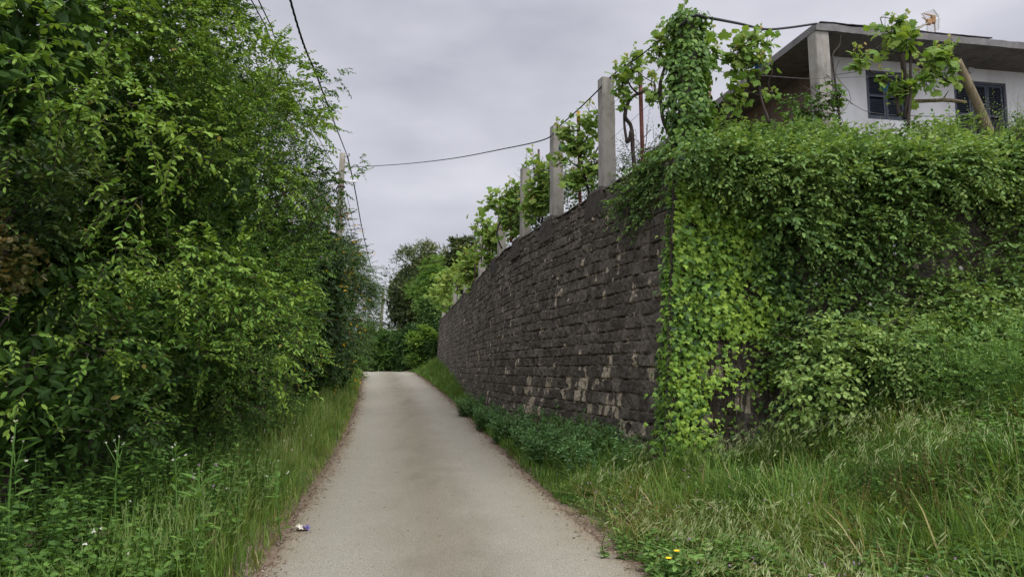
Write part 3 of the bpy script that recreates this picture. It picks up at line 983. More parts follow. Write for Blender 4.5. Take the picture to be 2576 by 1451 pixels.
house = empty('house', hp(SO, SO, ZT - .1), 'white rendered house with flat concrete roof and blue-grey shutters above the wall', 'house')
nF = np.array([*(-Vh), 0]); pF = hp(0, SO, 0)


def uz(x, y, off=0.0):
    q = Pplane(x, y, hp(0, SO + off, 0), nF)
    return float(np.dot(q[:2] - H0, Uh)), float(q[2])


w1a, w1b = uz(2177, 176), uz(2285, 300)
w2a, w2b = uz(2398, 200), uz(2540, 345)
wins = [(w1a[0], w1b[0], w1b[1] - .05, w1a[1]), (w2a[0], w2b[0], w2b[1] - .3, w2a[1])]
L1, LV = 11.5, 9.0
g = Geo()
ucuts = sorted([SO] + [q for w in wins for q in w[:2]] + [L1])
for a, b in zip(ucuts[:-1], ucuts[1:]):
    hole = [w for w in wins if abs(w[0] - a) < 1e-6]
    if hole:
        w = hole[0]
        hbox(g, a, b, SO, SO + .25, ZT - .2, w[2]); hbox(g, a, b, SO, SO + .25, w[3], ZS)
    else: hbox(g, a, b, SO, SO + .25, ZT - .2, ZS)
g.build('front_wall', M['plaster'], house)
g = Geo(); hbox(g, SO + .002, SO + .25, SO + .252, LV, ZT - .2, ZS); hbox(g, SO + .252, L1, LV - .25, LV, ZT - .2, ZS); hbox(g, L1 - .25, L1, SO + .252, LV - .252, ZT - .2, ZS)
g.build('side_wall', M['brick'], house)
g = Geo()
# roof slab with slightly ragged edge
nu = 60
uu = np.linspace(0, L1 + 1, nu)
jt = rng.normal(0, .008, nu); jz = rng.normal(0, .006, nu)
prof = [(0, ZS), (0, ZE - .01), (.05, ZE), (LV + 1, ZE + .02), (LV + 1, ZS)]
vs = []
for (v, z) in prof:
    vs.append([hp(u, v + (jt[i] if v == 0 else 0), z + (jz[i] if z > ZS else 0)) for i, u in enumerate(uu)])
vs = np.array(vs); m = len(prof)
i = np.arange(m)[:, None]; j = np.arange(nu - 1)[None]; i2 = (i + 1) % m
g.add(vs.reshape(-1, 3), [np.stack([i * nu + j, i2 * nu + j, i2 * nu + j + 1, i * nu + j + 1], -1).reshape(-1, 4), (np.arange(m) * nu)[None], (np.arange(m) * nu + nu - 1)[::-1][None]])
roof = g.build('roof', M['slab'], house)
g = Geo()
uq = np.linspace(.1, 4.2, 40); hq = .02 + .03 * np.abs(fbm(uq * 3, uq * 0, 3, 95))
vq = np.stack([np.stack([hp(u, -.015 + .02 * rng.uniform(), ZE + .004), hp(u, -.01, ZE + h), hp(u, .2, ZE + h * .8), hp(u, .22, ZE - .002)]) for u, h in zip(uq, hq)])
g.add(vq.reshape(-1, 3), [gridfaces(40, 4)])
g.build('roofing_felt', M['cable'], roof)
# corner column, leaning a touch like in the picture
g = Geo(); cb = hp(.30, .28, ZT - .2); ct = hp(.17, .2, ZS - .003)
vs = []
ring = np.array([[-1, -.86], [-.86, -1], [.86, -1], [1, -.86], [1, .86], [.86, 1], [-.86, 1], [-1, .86]])
for t in np.linspace(0, 1, 10):
    c = cb + (ct - cb) * t
    v = np.concatenate([ring * (.155 + .012 * math.sin(t * 9) * .3), np.zeros((8, 1))], 1) + rng.normal(0, .0025, (8, 3))
    vs.append(v @ RH.T + c)
m = len(vs); i = np.arange(m - 1)[:, None] * 8; j = np.arange(8)[None]; j2 = (j + 1) % 8
g.add(np.concatenate(vs), [np.stack([i + j, i + j2, i + 8 + j2, i + 8 + j], -1).reshape(-1, 4)])
g.build('column', M['concrete'], house)
for (u0, u1, z0, z1), nl in zip(wins, (2, 3)):
    win = Geo(); fw = .05
    hbox(win, u0, u0 + fw, SO + .03, SO + .12, z0, z1); hbox(win, u1 - fw, u1, SO + .03, SO + .12, z0, z1)
    hbox(win, u0 + fw, u1 - fw, SO + .03, SO + .12, z1 - fw, z1); hbox(win, u0 + fw, u1 - fw, SO + .03, SO + .12, z0, z0 + fw)
    hbox(win, u0 + fw, u1 - fw, SO + .2, SO + .21, z0 + fw, z1 - fw)
    wo = win.build('window', M['shutter'], house)
    ww = (u1 - u0 - 2 * fw) / nl
    for k in range(nl):
        a, b = u0 + fw + ww * k + .005, u0 + fw + ww * (k + 1) - .005
        sh = Geo(); q = .05
        hbox(sh, a, a + q, SO + .05, SO + .09, z0 + fw, z1 - fw); hbox(sh, b - q, b, SO + .05, SO + .09, z0 + fw, z1 - fw)
        for zz in (z0 + fw, (z0 + z1) / 2 - q / 2, z1 - fw - q): hbox(sh, a + q, b - q, SO + .05, SO + .09, zz, zz + q)
        for zz in np.arange(z0 + fw + q + .02, z1 - fw - q, .045):
            if abs(zz - (z0 + z1) / 2) < .045: continue
            Rx = RH @ np.array([[1, 0, 0], [0, math.cos(.7), -math.sin(.7)], [0, math.sin(.7), math.cos(.7)]])
            sh.box(hp((a + b) / 2, SO + .075, zz), [(b - a) / 2 - q, .024, .004], Rx)
        sh.build('shutter', M['shutter'], wo)
lamp_c = uz(2440, 178)
g = Geo(); g.tube([hp(lamp_c[0], SO - .002, lamp_c[1]), hp(lamp_c[0], SO - .05, lamp_c[1])], [.09, .08], 16)
g.build('wall_lamp', M['lampmetal'], house)

# antenna on the roof
AD = 17.2
am = P(2352, 84, AD); at_ = P(2350, 40, AD)
ant = empty('tv_antenna', [am[0], AD, ZE], 'small orange and metal television antenna on the flat roof edge', 'antenna')
g = Geo(); g.tube([[am[0], AD, ZE - .1], at_], .016, 6); g.build('mast', M['alu'], ant)
b0, b1 = P(2286, 86, AD - .9), P(2347, 50, AD)
g = Geo(); g.tube([b0, b1], .010, 5)
bd = nrm((b1 - b0)[None])[0]; sdv = nrm(np.cross(bd, UP)[None])[0]
upv = np.cross(sdv, bd)
for t in np.linspace(.03, .75, 11):
    c = b0 + (b1 - b0) * t; g.tube([c - sdv * .11, c + sdv * .11], .0055, 4)
g.build('boom', M['alu'], ant)
g = Geo()
for sgn in (1, -1):
    for t in np.linspace(0, 1, 7):
        c = b1 + upv * sgn * (.04 + .2 * t) - bd * .22 * t
        g.tube([c - sdv * .16, c + sdv * .16], .005, 4)
    for q in (-.13, .13):
        g.tube([b1 + sdv * q, b1 + upv * sgn * .24 - bd * .2 + sdv * q], .007, 4)
g.build('reflector', M['alu'], ant)
g = Geo(); c = b0 + (b1 - b0) * .82
g.box(c, [.05, .05, .06]); g.tube([c + upv * .02, c + upv * .02 + np.array([-.16, 0, .1])], [.02, .008], 5); g.box(b1, [.04, .05, .09])
g.tube([b1 + upv * .1, b1 + upv * .24 - bd * .45], [.02, .012], 5)
g.build('dipole_box', M['orange'], ant)

# leaning log post and cross stick before the house
lp = [P(2490, 345, 12.2), P(2462, 270, 12.2), P(2408, 153, 12.2)]
g = Geo(); g.tube(lp, [.09, .078, .066], 10, smooth=5, rough=.04)
tag(g.build('log_post', M['log'], loc=lp[0], smooth=True), 'thick yellowish log post leaning left before the right shutter', 'post')
g = Geo(); g.tube([P(2287, 255, 12.05), P(2340, 254, 12.06), P(2380, 252, 12.05), P(2430, 258, 12.06)], [.035, .03, .032, .028], 7, smooth=4, rough=.1)
g.tube([P(2372, 252, 12.05), P(2386, 228, 12.0)], [.02, .004], 5)
tag(g.build('cross_stick', M['log'], loc=P(2340, 254, 12.05)), 'grey horizontal branch tied between the vine stump and the log post', 'branch')

# ------------------------------------------------------------------ stakes
def stake(pts, r, mat, label, cap=None):
    g = Geo(); g.tube(pts, r, 8, smooth=0)
    o = g.build('vine_stake', M[mat], loc=pts[0], smooth=True)
    tag(o, label, 'stake', 'metal vine stakes behind the posts')
    if cap:
        g = Geo(); p = np.asarray(pts[-1]); d = nrm((p - np.asarray(pts[-2]))[None])[0]
        g.tube([p - d * cap[1], p + d * .01], r * 1.2, 8); g.build('cap', M[cap[0]], o, smooth=True)
    return o


def fix(o): return o


stake([P(1618, 440, 12.0), P(1612, 250, 12.0), P(1610, 172, 12.0)], .035, 'redsteel', 'faded red metal stake with a white plastic tip', ('whitecap', .25))
stake([P(1459, 510, 14.2), P(1457, 400, 14.2), P(1455, 282, 14.2)], .032, 'redsteel', 'faded red metal stake with a yellow taped tip', ('yellowtape', .2))
stake([P(1356, 560, 16.4), P(1356, 460, 16.4), P(1355, 376, 16.4)], .025, 'rust', 'thin dark rusty stake between the second and third concrete posts')
stake([P(1286, 610, 19.0), P(1285, 570, 19.0), P(1284, 520, 19.0)], .035, 'redsteel', 'short reddish stake tangled with vine between the third and fourth posts')
stake([P(1232, 670, 22.5), P(1232, 620, 22.5), P(1231, 570, 22.5)], .035, 'rust', 'brown stake wrapped by a curling vine between fourth and fifth posts')
stake([P(1195, 705, 26.5), P(1195, 660, 26.5), P(1194, 608, 26.5)], .03, 'rust', 'thin far stake between the fifth and sixth concrete posts')
stake([P(1788, 320, 13.5), P(1787, 260, 13.5), P(1786, 190, 13.5)], .018, 'redsteel', 'slim red iron rod just right of the ivy pillar')

# ------------------------------------------------------------------ grape vines
def row(x0, y0, x1, y1, hgt, n, rr, m):
    return [(x0 + (x1 - x0) * u + rng.normal(0, 6), y0 + (y1 - y0) * u - hgt * rng.uniform(.1, .95), rr * rng.uniform(.6, 1.2), m) for u in np.linspace(.08, .92, n)]


def vine(label, stems, leafspots, D, leaf=.12, nper=9, rl=.14, ls=1.12, tint=(.35, .8), twine=None):
    base = P(*stems[0][0][0], D)
    root = empty('grape_vine', base, label, 'vine', 'grape vines along the wall top')
    g = Geo()
    for pts, r0, r1 in stems:
        q = np.array([P(x, y, D + rng.normal(0, .03)) for x, y in pts])
        g.tube(q, np.linspace(r0, r1, len(q)) * .78, 7, smooth=5, rough=.16)
    sp = np.array([P(x, y, D) for x, y, _, _ in leafspots])
    for k in range(2 + len(sp)):
        a = sp[rng.integers(len(sp))]; b = sp[np.argsort(np.linalg.norm(sp - a, axis=1))[min(len(sp) - 1, rng.integers(1, 4))]]
        if np.linalg.norm(b - a) > 1.3: continue
        g.tube([a, a + (b - a) * .35 + rnd(1, .07)[0], a + (b - a) * .7 + rnd(1, .07)[0], b], [.009, .008, .007, .005], 5, smooth=4, rough=.12)
    g.build('trunk', M['vinebark'], root, smooth=True)
    g = Geo()
    for (x, y, rr, n) in leafspots:
        c = P(x, y, D)
        n = int(n * 2.3); pos = c + rnd(n, rr * .42) * np.array([1, .8, 1])
        d = nrm(pos - c) * .6 + np.array([0, -.3, -.45]) + rnd(n, .5)
        up = np.array([0, -.6, .8]) + rnd(n, .45)
        g.inst(VINE, pos, frame(d, up), ls * leaf * rng.uniform(.35, 1.2, n), np.clip(rng.uniform(*tint, n), 0, .93))
        m = max(1, n // 7)
        A = c + rnd(m, rr * .3)
        for a in A:
            e = a + np.array([rng.normal(0, .06), rng.normal(0, .05), rng.uniform(.08, .2)])
            g.tube([a - [0, 0, .1], a, e], [.006, .005, .002], 4, -1, caps=False)
            g.inst(VINE, e[None] + rnd(3, .02), frame(rnd(3, .4) + UP * .5, np.array([0, -1, .3]) + rnd(3, .4)), leaf * .38, rng.uniform(.8, 1, 3))
    g.build('leaves', M['vine'], root)
    if twine:
        g = Geo()
        c = P(*twine, D - .05)
        for k in range(6): g.tube(c + rnd(4, .035), .004, 4, smooth=2)
        g.build('twine', M['cord'], root)
    return root


vine('gnarled grape vine between the bare post and the ivy pillar',
     [([(1600, 480), (1592, 380), (1588, 320), (1572, 292), (1585, 250), (1606, 236), (1630, 228)], .05, .03), ([(1588, 330), (1578, 360), (1570, 305), (1572, 270)], .04, .02),
      ([(1605, 236), (1585, 215), (1575, 180), (1570, 150)], .025, .008), ([(1630, 228), (1655, 250), (1685, 280)], .028, .012)],
     [(1590, 160, .28, 22), (1565, 215, .25, 16), (1575, 260, .15, 8), (1650, 225, .3, 22), (1560, 180, .2, 8)], 11.9)
vine('tall grape vine with bare twisted stem leaning against the left of the ivy pillar',
     [([(1690, 350), (1668, 300), (1660, 220), (1672, 170), (1680, 130), (1712, 90)], .04, .022), ([(1665, 250), (1655, 230)], .03, .02)],
     [(1668, 110, .28, 22), (1690, 90, .25, 16), (1655, 150, .2, 10), (1720, 30, .12, 6)], 10.75, .115)
vine('leafy grape vine between first and second concrete posts',
     [([(1486, 500), (1470, 440), (1462, 380), (1480, 340)], .035, .02), ([(1500, 440), (1512, 420), (1505, 405), (1490, 430), (1470, 440)], .04, .03), ([(1455, 420), (1430, 400), (1440, 370)], .02, .012), ([(1490, 400), (1505, 370)], .03, .015)],
     [(1490, 300, .3, 28), (1440, 330, .3, 28), (1410, 330, .2, 14), (1460, 365, .25, 14), (1475, 440, .22, 14), (1500, 320, .2, 12), (1440, 460, .2, 10)] + row(1510, 470, 1410, 520, 150, 12, .2, 8), 14.1, .12, twine=(1408, 372))
vine('grape vine with dense light leaves between second and third concrete posts',
     [([(1365, 560), (1360, 480), (1350, 430)], .03, .018), ([(1388, 540), (1380, 480), (1392, 420)], .02, .012)],
     [(1345, 440, .35, 26), (1370, 480, .3, 24), (1350, 520, .3, 22), (1338, 400, .2, 8), (1382, 430, .25, 14), (1385, 520, .2, 10)] + row(1395, 520, 1330, 580, 130, 12, .26, 9), 16.2, .13, twine=(1338, 456))
vine('grape vine with two arching bare stems between third and fourth posts',
     [([(1290, 600), (1282, 560), (1296, 525), (1290, 545)], .03, .015), ([(1262, 625), (1250, 590), (1262, 550), (1290, 530)], .03, .02)],
     [(1298, 490, .35, 24), (1250, 500, .35, 26), (1285, 470, .25, 12), (1300, 540, .3, 14), (1240, 510, .25, 10)] + row(1318, 585, 1265, 640, 120, 12, .28, 10), 19, .14)
vine('grape vine with rounded leafy head between fourth and fifth posts',
     [([(1232, 655), (1240, 620), (1228, 590), (1215, 610)], .03, .02), ([(1210, 660), (1216, 610), (1240, 590)], .025, .015)],
     [(1225, 580, .4, 26), (1210, 560, .35, 18), (1240, 600, .35, 16), (1205, 625, .3, 10)] + row(1262, 640, 1212, 690, 90, 12, .32, 10), 22.5, .15)
vine('bright yellow-green grape vine between fifth and sixth posts',
     [([(1195, 700), (1190, 660), (1180, 640)], .03, .02)],
     [(1185, 640, .5, 30), (1170, 660, .4, 24), (1195, 670, .4, 16), (1200, 640, .35, 14), (1215, 655, .4, 16), (1165, 690, .4, 14)] + row(1210, 690, 1172, 735, 80, 12, .38, 10), 27, .17, tint=(.5, .9))
vine('bright grape vine trailing down before the seventh post',
     [([(1150, 760), (1150, 720), (1140, 690)], .03, .02)],
     [(1140, 690, .6, 28), (1125, 710, .55, 26), (1155, 680, .5, 20), (1120, 735, .45, 16), (1150, 720, .4, 10)], 35, .2, tint=(.55, .9))
vine('low grape vine at the far wall end beside the last post',
     [([(1122, 790), (1118, 760)], .03, .02)],
     [(1108, 712, .7, 30), (1100, 740, .6, 26), (1120, 765, .5, 14), (1135, 740, .6, 16)], 43, .24, tint=(.5, .85))
vine('leafy grape vine on a bare arm between ivy pillar and house roof',
     [([(1935, 310), (1915, 250), (1905, 190), (1900, 150)], .035, .018), ([(1830, 300), (1850, 262), (1875, 230), (1885, 190)], .035, .015), ([(1845, 265), (1825, 255), (1815, 240)], .02, .008), ([(1862, 245), (1850, 232), (1842, 215)], .018, .006)],
     [(1845, 130, .25, 16), (1880, 120, .3, 24), (1915, 160, .25, 18), (1865, 150, .25, 16), (1850, 240, .22, 16), (1935, 100, .12, 5), (1860, 200, .12, 6), (1895, 95, .18, 8), (1790, 150, .25, 12), (1790, 110, .2, 6), (1945, 235, .1, 4)], 11.2, .13, twine=(1906, 170))
vine('old grape vine stump with leafy arms in front of the first shuttered window',
     [([(2275, 300), (2282, 250), (2278, 200), (2270, 150), (2272, 135)], .045, .06), ([(2262, 290), (2255, 240), (2262, 215)], .04, .03), ([(2285, 320), (2290, 220), (2290, 120)], .035, .025), ([(2300, 150), (2320, 170), (2355, 185), (2385, 205), (2405, 210)], .04, .015), ([(2255, 218), (2225, 205), (2190, 180), (2168, 165)], .03, .012), ([(2270, 135), (2235, 130), (2205, 122)], .018, .006)],
     [(2250, 85, .28, 24), (2280, 100, .25, 18), (2268, 55, .15, 8), (2225, 75, .2, 8), (2165, 150, .22, 16), (2370, 150, .28, 22), (2345, 140, .2, 10), (2390, 110, .1, 4), (2235, 200, .2, 12), (2345, 195, .25, 16), (2310, 195, .2, 10), (2405, 190, .18, 8), (2262, 240, .2, 12), (2280, 215, .18, 8)], 11.9, .14, twine=(2226, 222))
vine('dry grape vine shoot climbing the right side of the house column',
     [([(2112, 300), (2100, 200), (2095, 140), (2112, 115), (2115, 90)], .03, .012)],
     [(2105, 225, .15, 8), (2108, 255, .14, 7)], 13.9, .1, tint=(.2, .5))

# green scrub growing on the terrace behind the posts (seen between them)
for lab, bx, D in (('thick dark green shrub on the terrace behind the white-tipped stake', [(1560, 430, 1660, 500, 8), (1600, 380, 1680, 440, 5)], 13.2),
                   ('feathery green shrub on the terrace behind the first and second posts', [(1400, 460, 1520, 520, 8), (1420, 440, 1500, 480, 4)], 15.8),
                   ('dark evergreen shrub on the terrace behind the third post', [(1330, 440, 1400, 560, 8), (1290, 520, 1340, 590, 5)], 18.8),
                   ('light green terrace shrub filling the gap between first and second posts', [(1410, 430, 1510, 520, 12)], 16.2), ('terrace shrub with dark needles between second and third posts', [(1330, 470, 1395, 560, 10)], 18),
                   ('dark far terrace shrub between fourth and sixth posts', [(1180, 610, 1290, 680, 14)], 27)):
    pts = pix_lobes(bx, D, (.25, .4), .3)
    creeper(lab, pts, 110, dict(n=12, length=.4, leaf=.07, droop=-.02, tm=NARROW, twig=.003), 'privet' if 'dark' in lab else 'feather', (.2, .7), 'shrub', 'terrace_shrub', stems=6)

# ------------------------------------------------------------------ poles and cables
def pole(xt, yt, D, label, r=.13, lamp=False):
    t = P(xt, yt, D)
    b = np.array([t[0] - .012 * D * .6, D, 0.0]); b[2] = gz(b[0], b[1]) - .1
    root = empty('utility_pole', b, label, 'utility pole')
    g = Geo(); g.tube(np.linspace(b, t, 8), np.linspace(r * 1.25, r * .8, 8), 12, rough=.02)
    g.build('pole', M['polewood'], root, smooth=True)
    g = Geo()
    for k, z in enumerate((-.15, -.55)):
        c = t + [0.06, -.02, z]
        g = Geo(); g.tube([c, c + [.22, -.02, .02], c + [.22, -.02, .12]], [.015, .02, .035], 8)
        g.build('insulator', M['wire'], root)
    if lamp:
        g = Geo(); c = t + [0, 0, -1.25]
        g.tube([c + [.05, -.05, 0], c + [.3, -.15, .02], c + [.45, -.2, .02]], .02, 6, smooth=2)
        arm = g.build('lamp_arm', M['lampmetal'], root)
        g = Geo(); g.box(c + np.array([.5, -.22, 0]), [.14, .07, .035]); g.build('lamp_head', M['glass'], arm)
    for z in np.linspace(3, 8, 2):
        g = Geo(); q = b + (t - b) * (z / 9.4); g.tube([q - [0, 0, .03], q + [0, 0, .03]], r * 1.2, 12); g.build('band', M['rust'], root)
    return t


pt1 = pole(862, 386, 30, 'weathered concrete utility pole with small lamp rising from the left hedge', .14, True)
pt2 = pole(965, 731, 86, 'distant utility pole at the bend before the oak trees', .2)


def cable(pts, r, label, mat='cable', sides=6, twist=0, name='overhead_cable', cat='cable'):
    g = Geo(); pts = np.asarray(pts, float)
    if not twist: g.tube(pts, r, sides, smooth=12)
    else:
        q = Geo().tube(pts, r, 3, smooth=20)
        L = np.concatenate([[0], np.cumsum(np.linalg.norm(np.diff(q, axis=0), axis=1))])
        nL = int(L[-1] / .06); s = np.linspace(0, L[-1], nL)
        c = np.stack([np.interp(s, L, q[:, k]) for k in range(3)], 1)
        tn = nrm(np.gradient(c, axis=0)); a = nrm(np.cross(tn, UP)); b = np.cross(tn, a)
        for k in range(3):
            ph = s * twist + k * 2.094
            g.tube(c + r * .55 * (np.cos(ph)[:, None] * a + np.sin(ph)[:, None] * b), r * .55, 4)
    return tag(g.build(name, M[mat], loc=pts[0], smooth=True), label, cat)


cable([[-.2, -12, 7.4], [-1.35, 0.5, 6.35], P(730, 0, 9.5), P(800, 200, 13.5), P(845, 320, 20), pt1 + [.2, 0, -.12]], .018, 'thick twisted black cable running overhead down to the pole in the left hedge', twist=9)
cable([pt1 + [.2, 0, -.12], P(893, 478, 37), P(916, 600, 51), P(940, 690, 70), pt2 + [.1, 0, -.1]], .03, 'twisted black cable sagging from the near pole to the distant pole', twist=6)
cable([[-1.5, -8, 6.2], [-2.4, 0, 5.9], P(632, 0, 9.5), P(676, 88, 12), P(735, 240, 16.5), pt1 + [-.05, 0, -1.4]], .009, 'thin black wire passing behind the treetops, lower of the pair', 'cable', 5)
cable([[-1.2, -8, 6.4], [-2.2, 0, 6.05], P(650, 0, 9.5), P(690, 92, 12), P(748, 250, 16.5), pt1 + [0, 0, -1.1]], .009, 'thin black wire passing behind the treetops, upper of the pair', 'cable', 5)
for k, (a, m1, m2, lab) in enumerate((((870, 480), (900, 600), (935, 700), 'first of the thin wires between the two poles, nearest the thick cable'),
                                       ((866, 500), (893, 620), (930, 715), 'middle thin wire sagging between the two poles'),
                                       ((864, 520), (888, 640), (922, 735), 'lowest thin wire sagging between the two poles'))):
    cable([P(*a, 30.2), P(*m1, 48), P(*m2, 70), pt2 + [0, 0, -.4 - .6 * k]], .012, lab, 'wire', 4, name='thin_wire', cat='wire')
h1 = np.array([*POSTS[0][0], POSTS[0][1]]); h2 = np.array([*POSTS[1][0], POSTS[1][1]])
cable([pt1 + [.1, 0, -.6], P(1000, 414, 27), P(1130, 400, 22), P(1260, 376, 18), P(1370, 351, h2[1]), P(1402, 322, h2[1] - .1), P(1450, 280, 13.4), P(1500, 232, 12.5), P(1543, 188, h1[1] - .15), P(1605, 145, 11.6), P(1650, 110, 11.1), P(1716, 62, PD - .25)],
      .013, 'black cable slung from the pole across the lane and along the post tops')
cable([P(1716, 62, PD - .25), P(1745, 40, PD - .3), P(1780, 45, PD - .1), P(1860, 60, 11.6), P(1925, 74, 12.8), P(1985, 70, 13.9), HC + [0.0, -.03, -.05]], .022, 'thick black cable sagging from the ivy pillar to the house roof corner')
cable([P(1920, 76, 12.7), P(1908, 82, 12.6), P(1895, 86, 12.5)], .012, 'short loose cable end dangling from the cable near the roof')
zl = [(.45, 'upper'), (.75, 'lower')]
for fr, nm in zl:
    pts = [np.array([c[0] + .02, c[1], ZT + (zt - ZT) * fr]) for c, zt, w in POSTS]
    pts = [np.array([PX, PD + .1, ZT + .9 + fr])] + pts
    cable(pts, .004, f'{"taut" if fr < .5 else "slack"} thin trellis wire strung through the concrete posts at {"mid height" if fr < .5 else "their upper ends"}', 'wire', 4, name='trellis_wire', cat='wire')
cable([P(1800, 180, 11.5), P(1950, 193, 12.5), P(2045, 198, 14), P(2190, 193, 14), P(2300, 190, 13.0)], .005, 'thin trellis wire stretched past the house column', 'wire', 4, name='trellis_wire', cat='wire')
cable([P(2105, 225, 13.6), P(2150, 265, 13.0), P(2200, 285, 12.6), P(2300, 292, 12.3), P(2420, 290, 12.2), P(2480, 262, 12.2)], .006, 'barbed slack wire sagging low before the house windows', 'wire', 4, name='trellis_wire', cat='wire')

# ------------------------------------------------------------------ trees on the left
kw_e = dict(n=13, length=.34, leaf=.076, droop=.085, tm=OVAL, twig=.004)
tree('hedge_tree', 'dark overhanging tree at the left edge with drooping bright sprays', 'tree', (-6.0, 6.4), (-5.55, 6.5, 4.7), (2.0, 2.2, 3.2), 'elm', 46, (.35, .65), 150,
     kw_e, 'trees of the left roadside hedge', dict(n=9000, size=.17), tint=(.0, .35),  # lobe leaves tinted dark to put shade behind the bright sprays
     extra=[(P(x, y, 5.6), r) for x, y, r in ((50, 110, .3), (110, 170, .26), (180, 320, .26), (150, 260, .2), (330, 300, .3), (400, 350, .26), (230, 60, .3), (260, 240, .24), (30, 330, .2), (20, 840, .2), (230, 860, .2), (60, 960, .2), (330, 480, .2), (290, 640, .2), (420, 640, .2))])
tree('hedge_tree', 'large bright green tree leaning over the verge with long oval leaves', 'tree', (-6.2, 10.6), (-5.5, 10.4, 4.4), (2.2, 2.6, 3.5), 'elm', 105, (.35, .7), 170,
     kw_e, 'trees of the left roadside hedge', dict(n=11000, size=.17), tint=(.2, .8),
     extra=[(P(x, y, 8.1 + (x - 400) * .002), r) for x, y, r in ((430, 120, .4), (520, 60, .4), (600, 150, .45), (640, 240, .4), (500, 210, .4), (440, 300, .35), (560, 330, .4), (680, 330, .4), (700, 200, .35), (420, 30, .35), (350, 180, .3), (620, 420, .35), (740, 300, .3), (480, 400, .25), (690, 470, .3))])
tree('hedge_tree', 'fine leaved darker tree rising behind the bright tree beside the cables', 'tree', (-6.4, 14.6), (-6.1, 14.6, 4.6), (2.0, 2.2, 3.0), 'privet', 80, (.35, .65), 150,
     dict(kw_e, leaf=.066, length=.42), 'trees of the left roadside hedge', dict(n=5000, size=.18), tint=(.3, .9))
ex = [(P(x, y, 12.6), r) for x, y, r in ((760, 330, .4), (790, 240, .22), (830, 215, .18), (800, 320, .25), (775, 430, .25), (888, 445, .1), (770, 490, .2), (770, 200, .25), (845, 195, .14), (790, 480, .4), (900, 415, .12), (795, 380, .12), (740, 420, .45), (815, 300, .2))]
tree('hedge_tree', 'open branched tree reaching toward the pole with hanging leafy twigs', 'tree', (-5.4, 13.0), (-4.85, 12.8, 3.4), (1.3, 1.5, 2.1), 'elm', 62, (.3, .55), 160,
     dict(kw_e, leaf=.078), 'trees of the left roadside hedge', dict(n=4000, size=.15), extra=ex, tint=(.2, .7), limbs=22, xtint=(.2, .6))
tree('hedge_shrub', 'bright leafy bush bulging over the left verge at eye level', 'shrub', (-4.9, 8.6), (-4.55, 8.7, 1.95), (1.55, 2.2, 1.2), 'elm', 60, (.3, .55), 170,
     kw_e, 'shrubs of the left roadside hedge', dict(n=5000, size=.14), tint=(.25, .8), r0=.06,
     extra=[(P(x, y, 6.9 + (x - 300) * .0025), r) for x, y, r in ((220, 700, .24), (320, 720, .26), (280, 760, .22), (480, 680, .26), (560, 660, .26), (610, 700, .22), (520, 760, .28), (430, 740, .22), (650, 800, .26), (580, 840, .28), (700, 860, .26), (300, 850, .18), (230, 860, .16), (740, 780, .2), (480, 900, .2), (680, 930, .2))])
tree('hedge_shrub', 'second bright bush further up the left verge below the open tree', 'shrub', (-5.0, 12.2), (-4.7, 12.3, 1.9), (1.1, 2.0, 1.4), 'elm', 44, (.3, .5), 170,
     kw_e, 'shrubs of the left roadside hedge', dict(n=3000, size=.13), tint=(.3, .8), r0=.06)
tree('hedge_shrub', 'round leaved glossy bush in the shade at the far left edge', 'shrub', (-4.7, 6.0), P(70, 480, 6.3), (.55, .6, .5), 'waxy', 18, (.16, .28), 330,
     dict(n=12, length=.16, leaf=.06, droop=.0, tm=ROUND, twig=.003, spread=1.0), 'shrubs of the left roadside hedge', dict(n=600, size=.08, tm=ROUND), r0=.04, limbs=6)
tree('hedge_shrub', 'rusty yellow leaved bush at the left picture edge', 'shrub', (-4.5, 5.6), P(15, 660, 5.9), (.35, .45, .36), 'rusty', 14, (.12, .2), 420,
     dict(n=12, length=.12, leaf=.042, droop=.0, tm=ROUND, twig=.003, spread=1.0), 'shrubs of the left roadside hedge', dict(n=400, size=.06, tm=ROUND), r0=.03, limbs=6)
tree('hedge_shrub', 'drooping light green bush low on the left above the weeds', 'shrub', (-4.3, 6.4), (-4.2, 6.4, 1.3), (1.0, 1.2, .8), 'elm', 26, (.25, .42), 170,
     kw_e, 'shrubs of the left roadside hedge', dict(n=2500, size=.12), tint=(.15, .6), r0=.05)
tree('broom_shrub', 'tall dark shrub dotted with yellow flowers beside the pole', 'shrub', (-5.7, 19.8), (-5.5, 20, 3.3), (1.15, 1.9, 3.0), 'broom', 80, (.35, .6), 60,
     dict(n=13, length=.5, leaf=.1, droop=.1, tm=OVAL, twig=.005, tvar=.25), None, dict(n=4000, size=.22), tint=(.2, .75), r0=.07)
tree('feathery_tree', 'rounded feathery green tree leaning into the lane beyond the yellow flowers', 'tree', (-7.1, 27), (-6.6, 27, 4.4), (1.15, 1.9, 1.5), 'feather', 64, (.35, .6), 210,
     dict(n=16, length=.6, leaf=.10, droop=.12, tm=NARROW, twig=.004), None, dict(n=2500, size=.22), tint=(.3, .7))
tree('hedge_shrub', 'dense dark roadside bush under the feathery tree', 'shrub', (-6.4, 24), (-6.1, 24, 1.9), (1.1, 3.2, 1.6), 'privet', 50, (.4, .6), 50,
     dict(n=12, length=.5, leaf=.10, droop=.12, tm=OVAL, twig=.004), 'shrubs of the left roadside hedge', dict(n=2500, size=.2), tint=(.3, .8), r0=.06)
tree('hedge_shrub', 'far bush leaning on the left road edge near the crest', 'shrub', (-8.8, 33), (-8.5, 34, 2.3), (1.4, 4.5, 1.5), 'privet', 46, (.5, .8), 32,
     dict(n=12, length=.6, leaf=.14, droop=.12, tm=OVAL, twig=.004), 'shrubs of the left roadside hedge', dict(n=2000, size=.26), tint=(.3, .9), r0=.06)
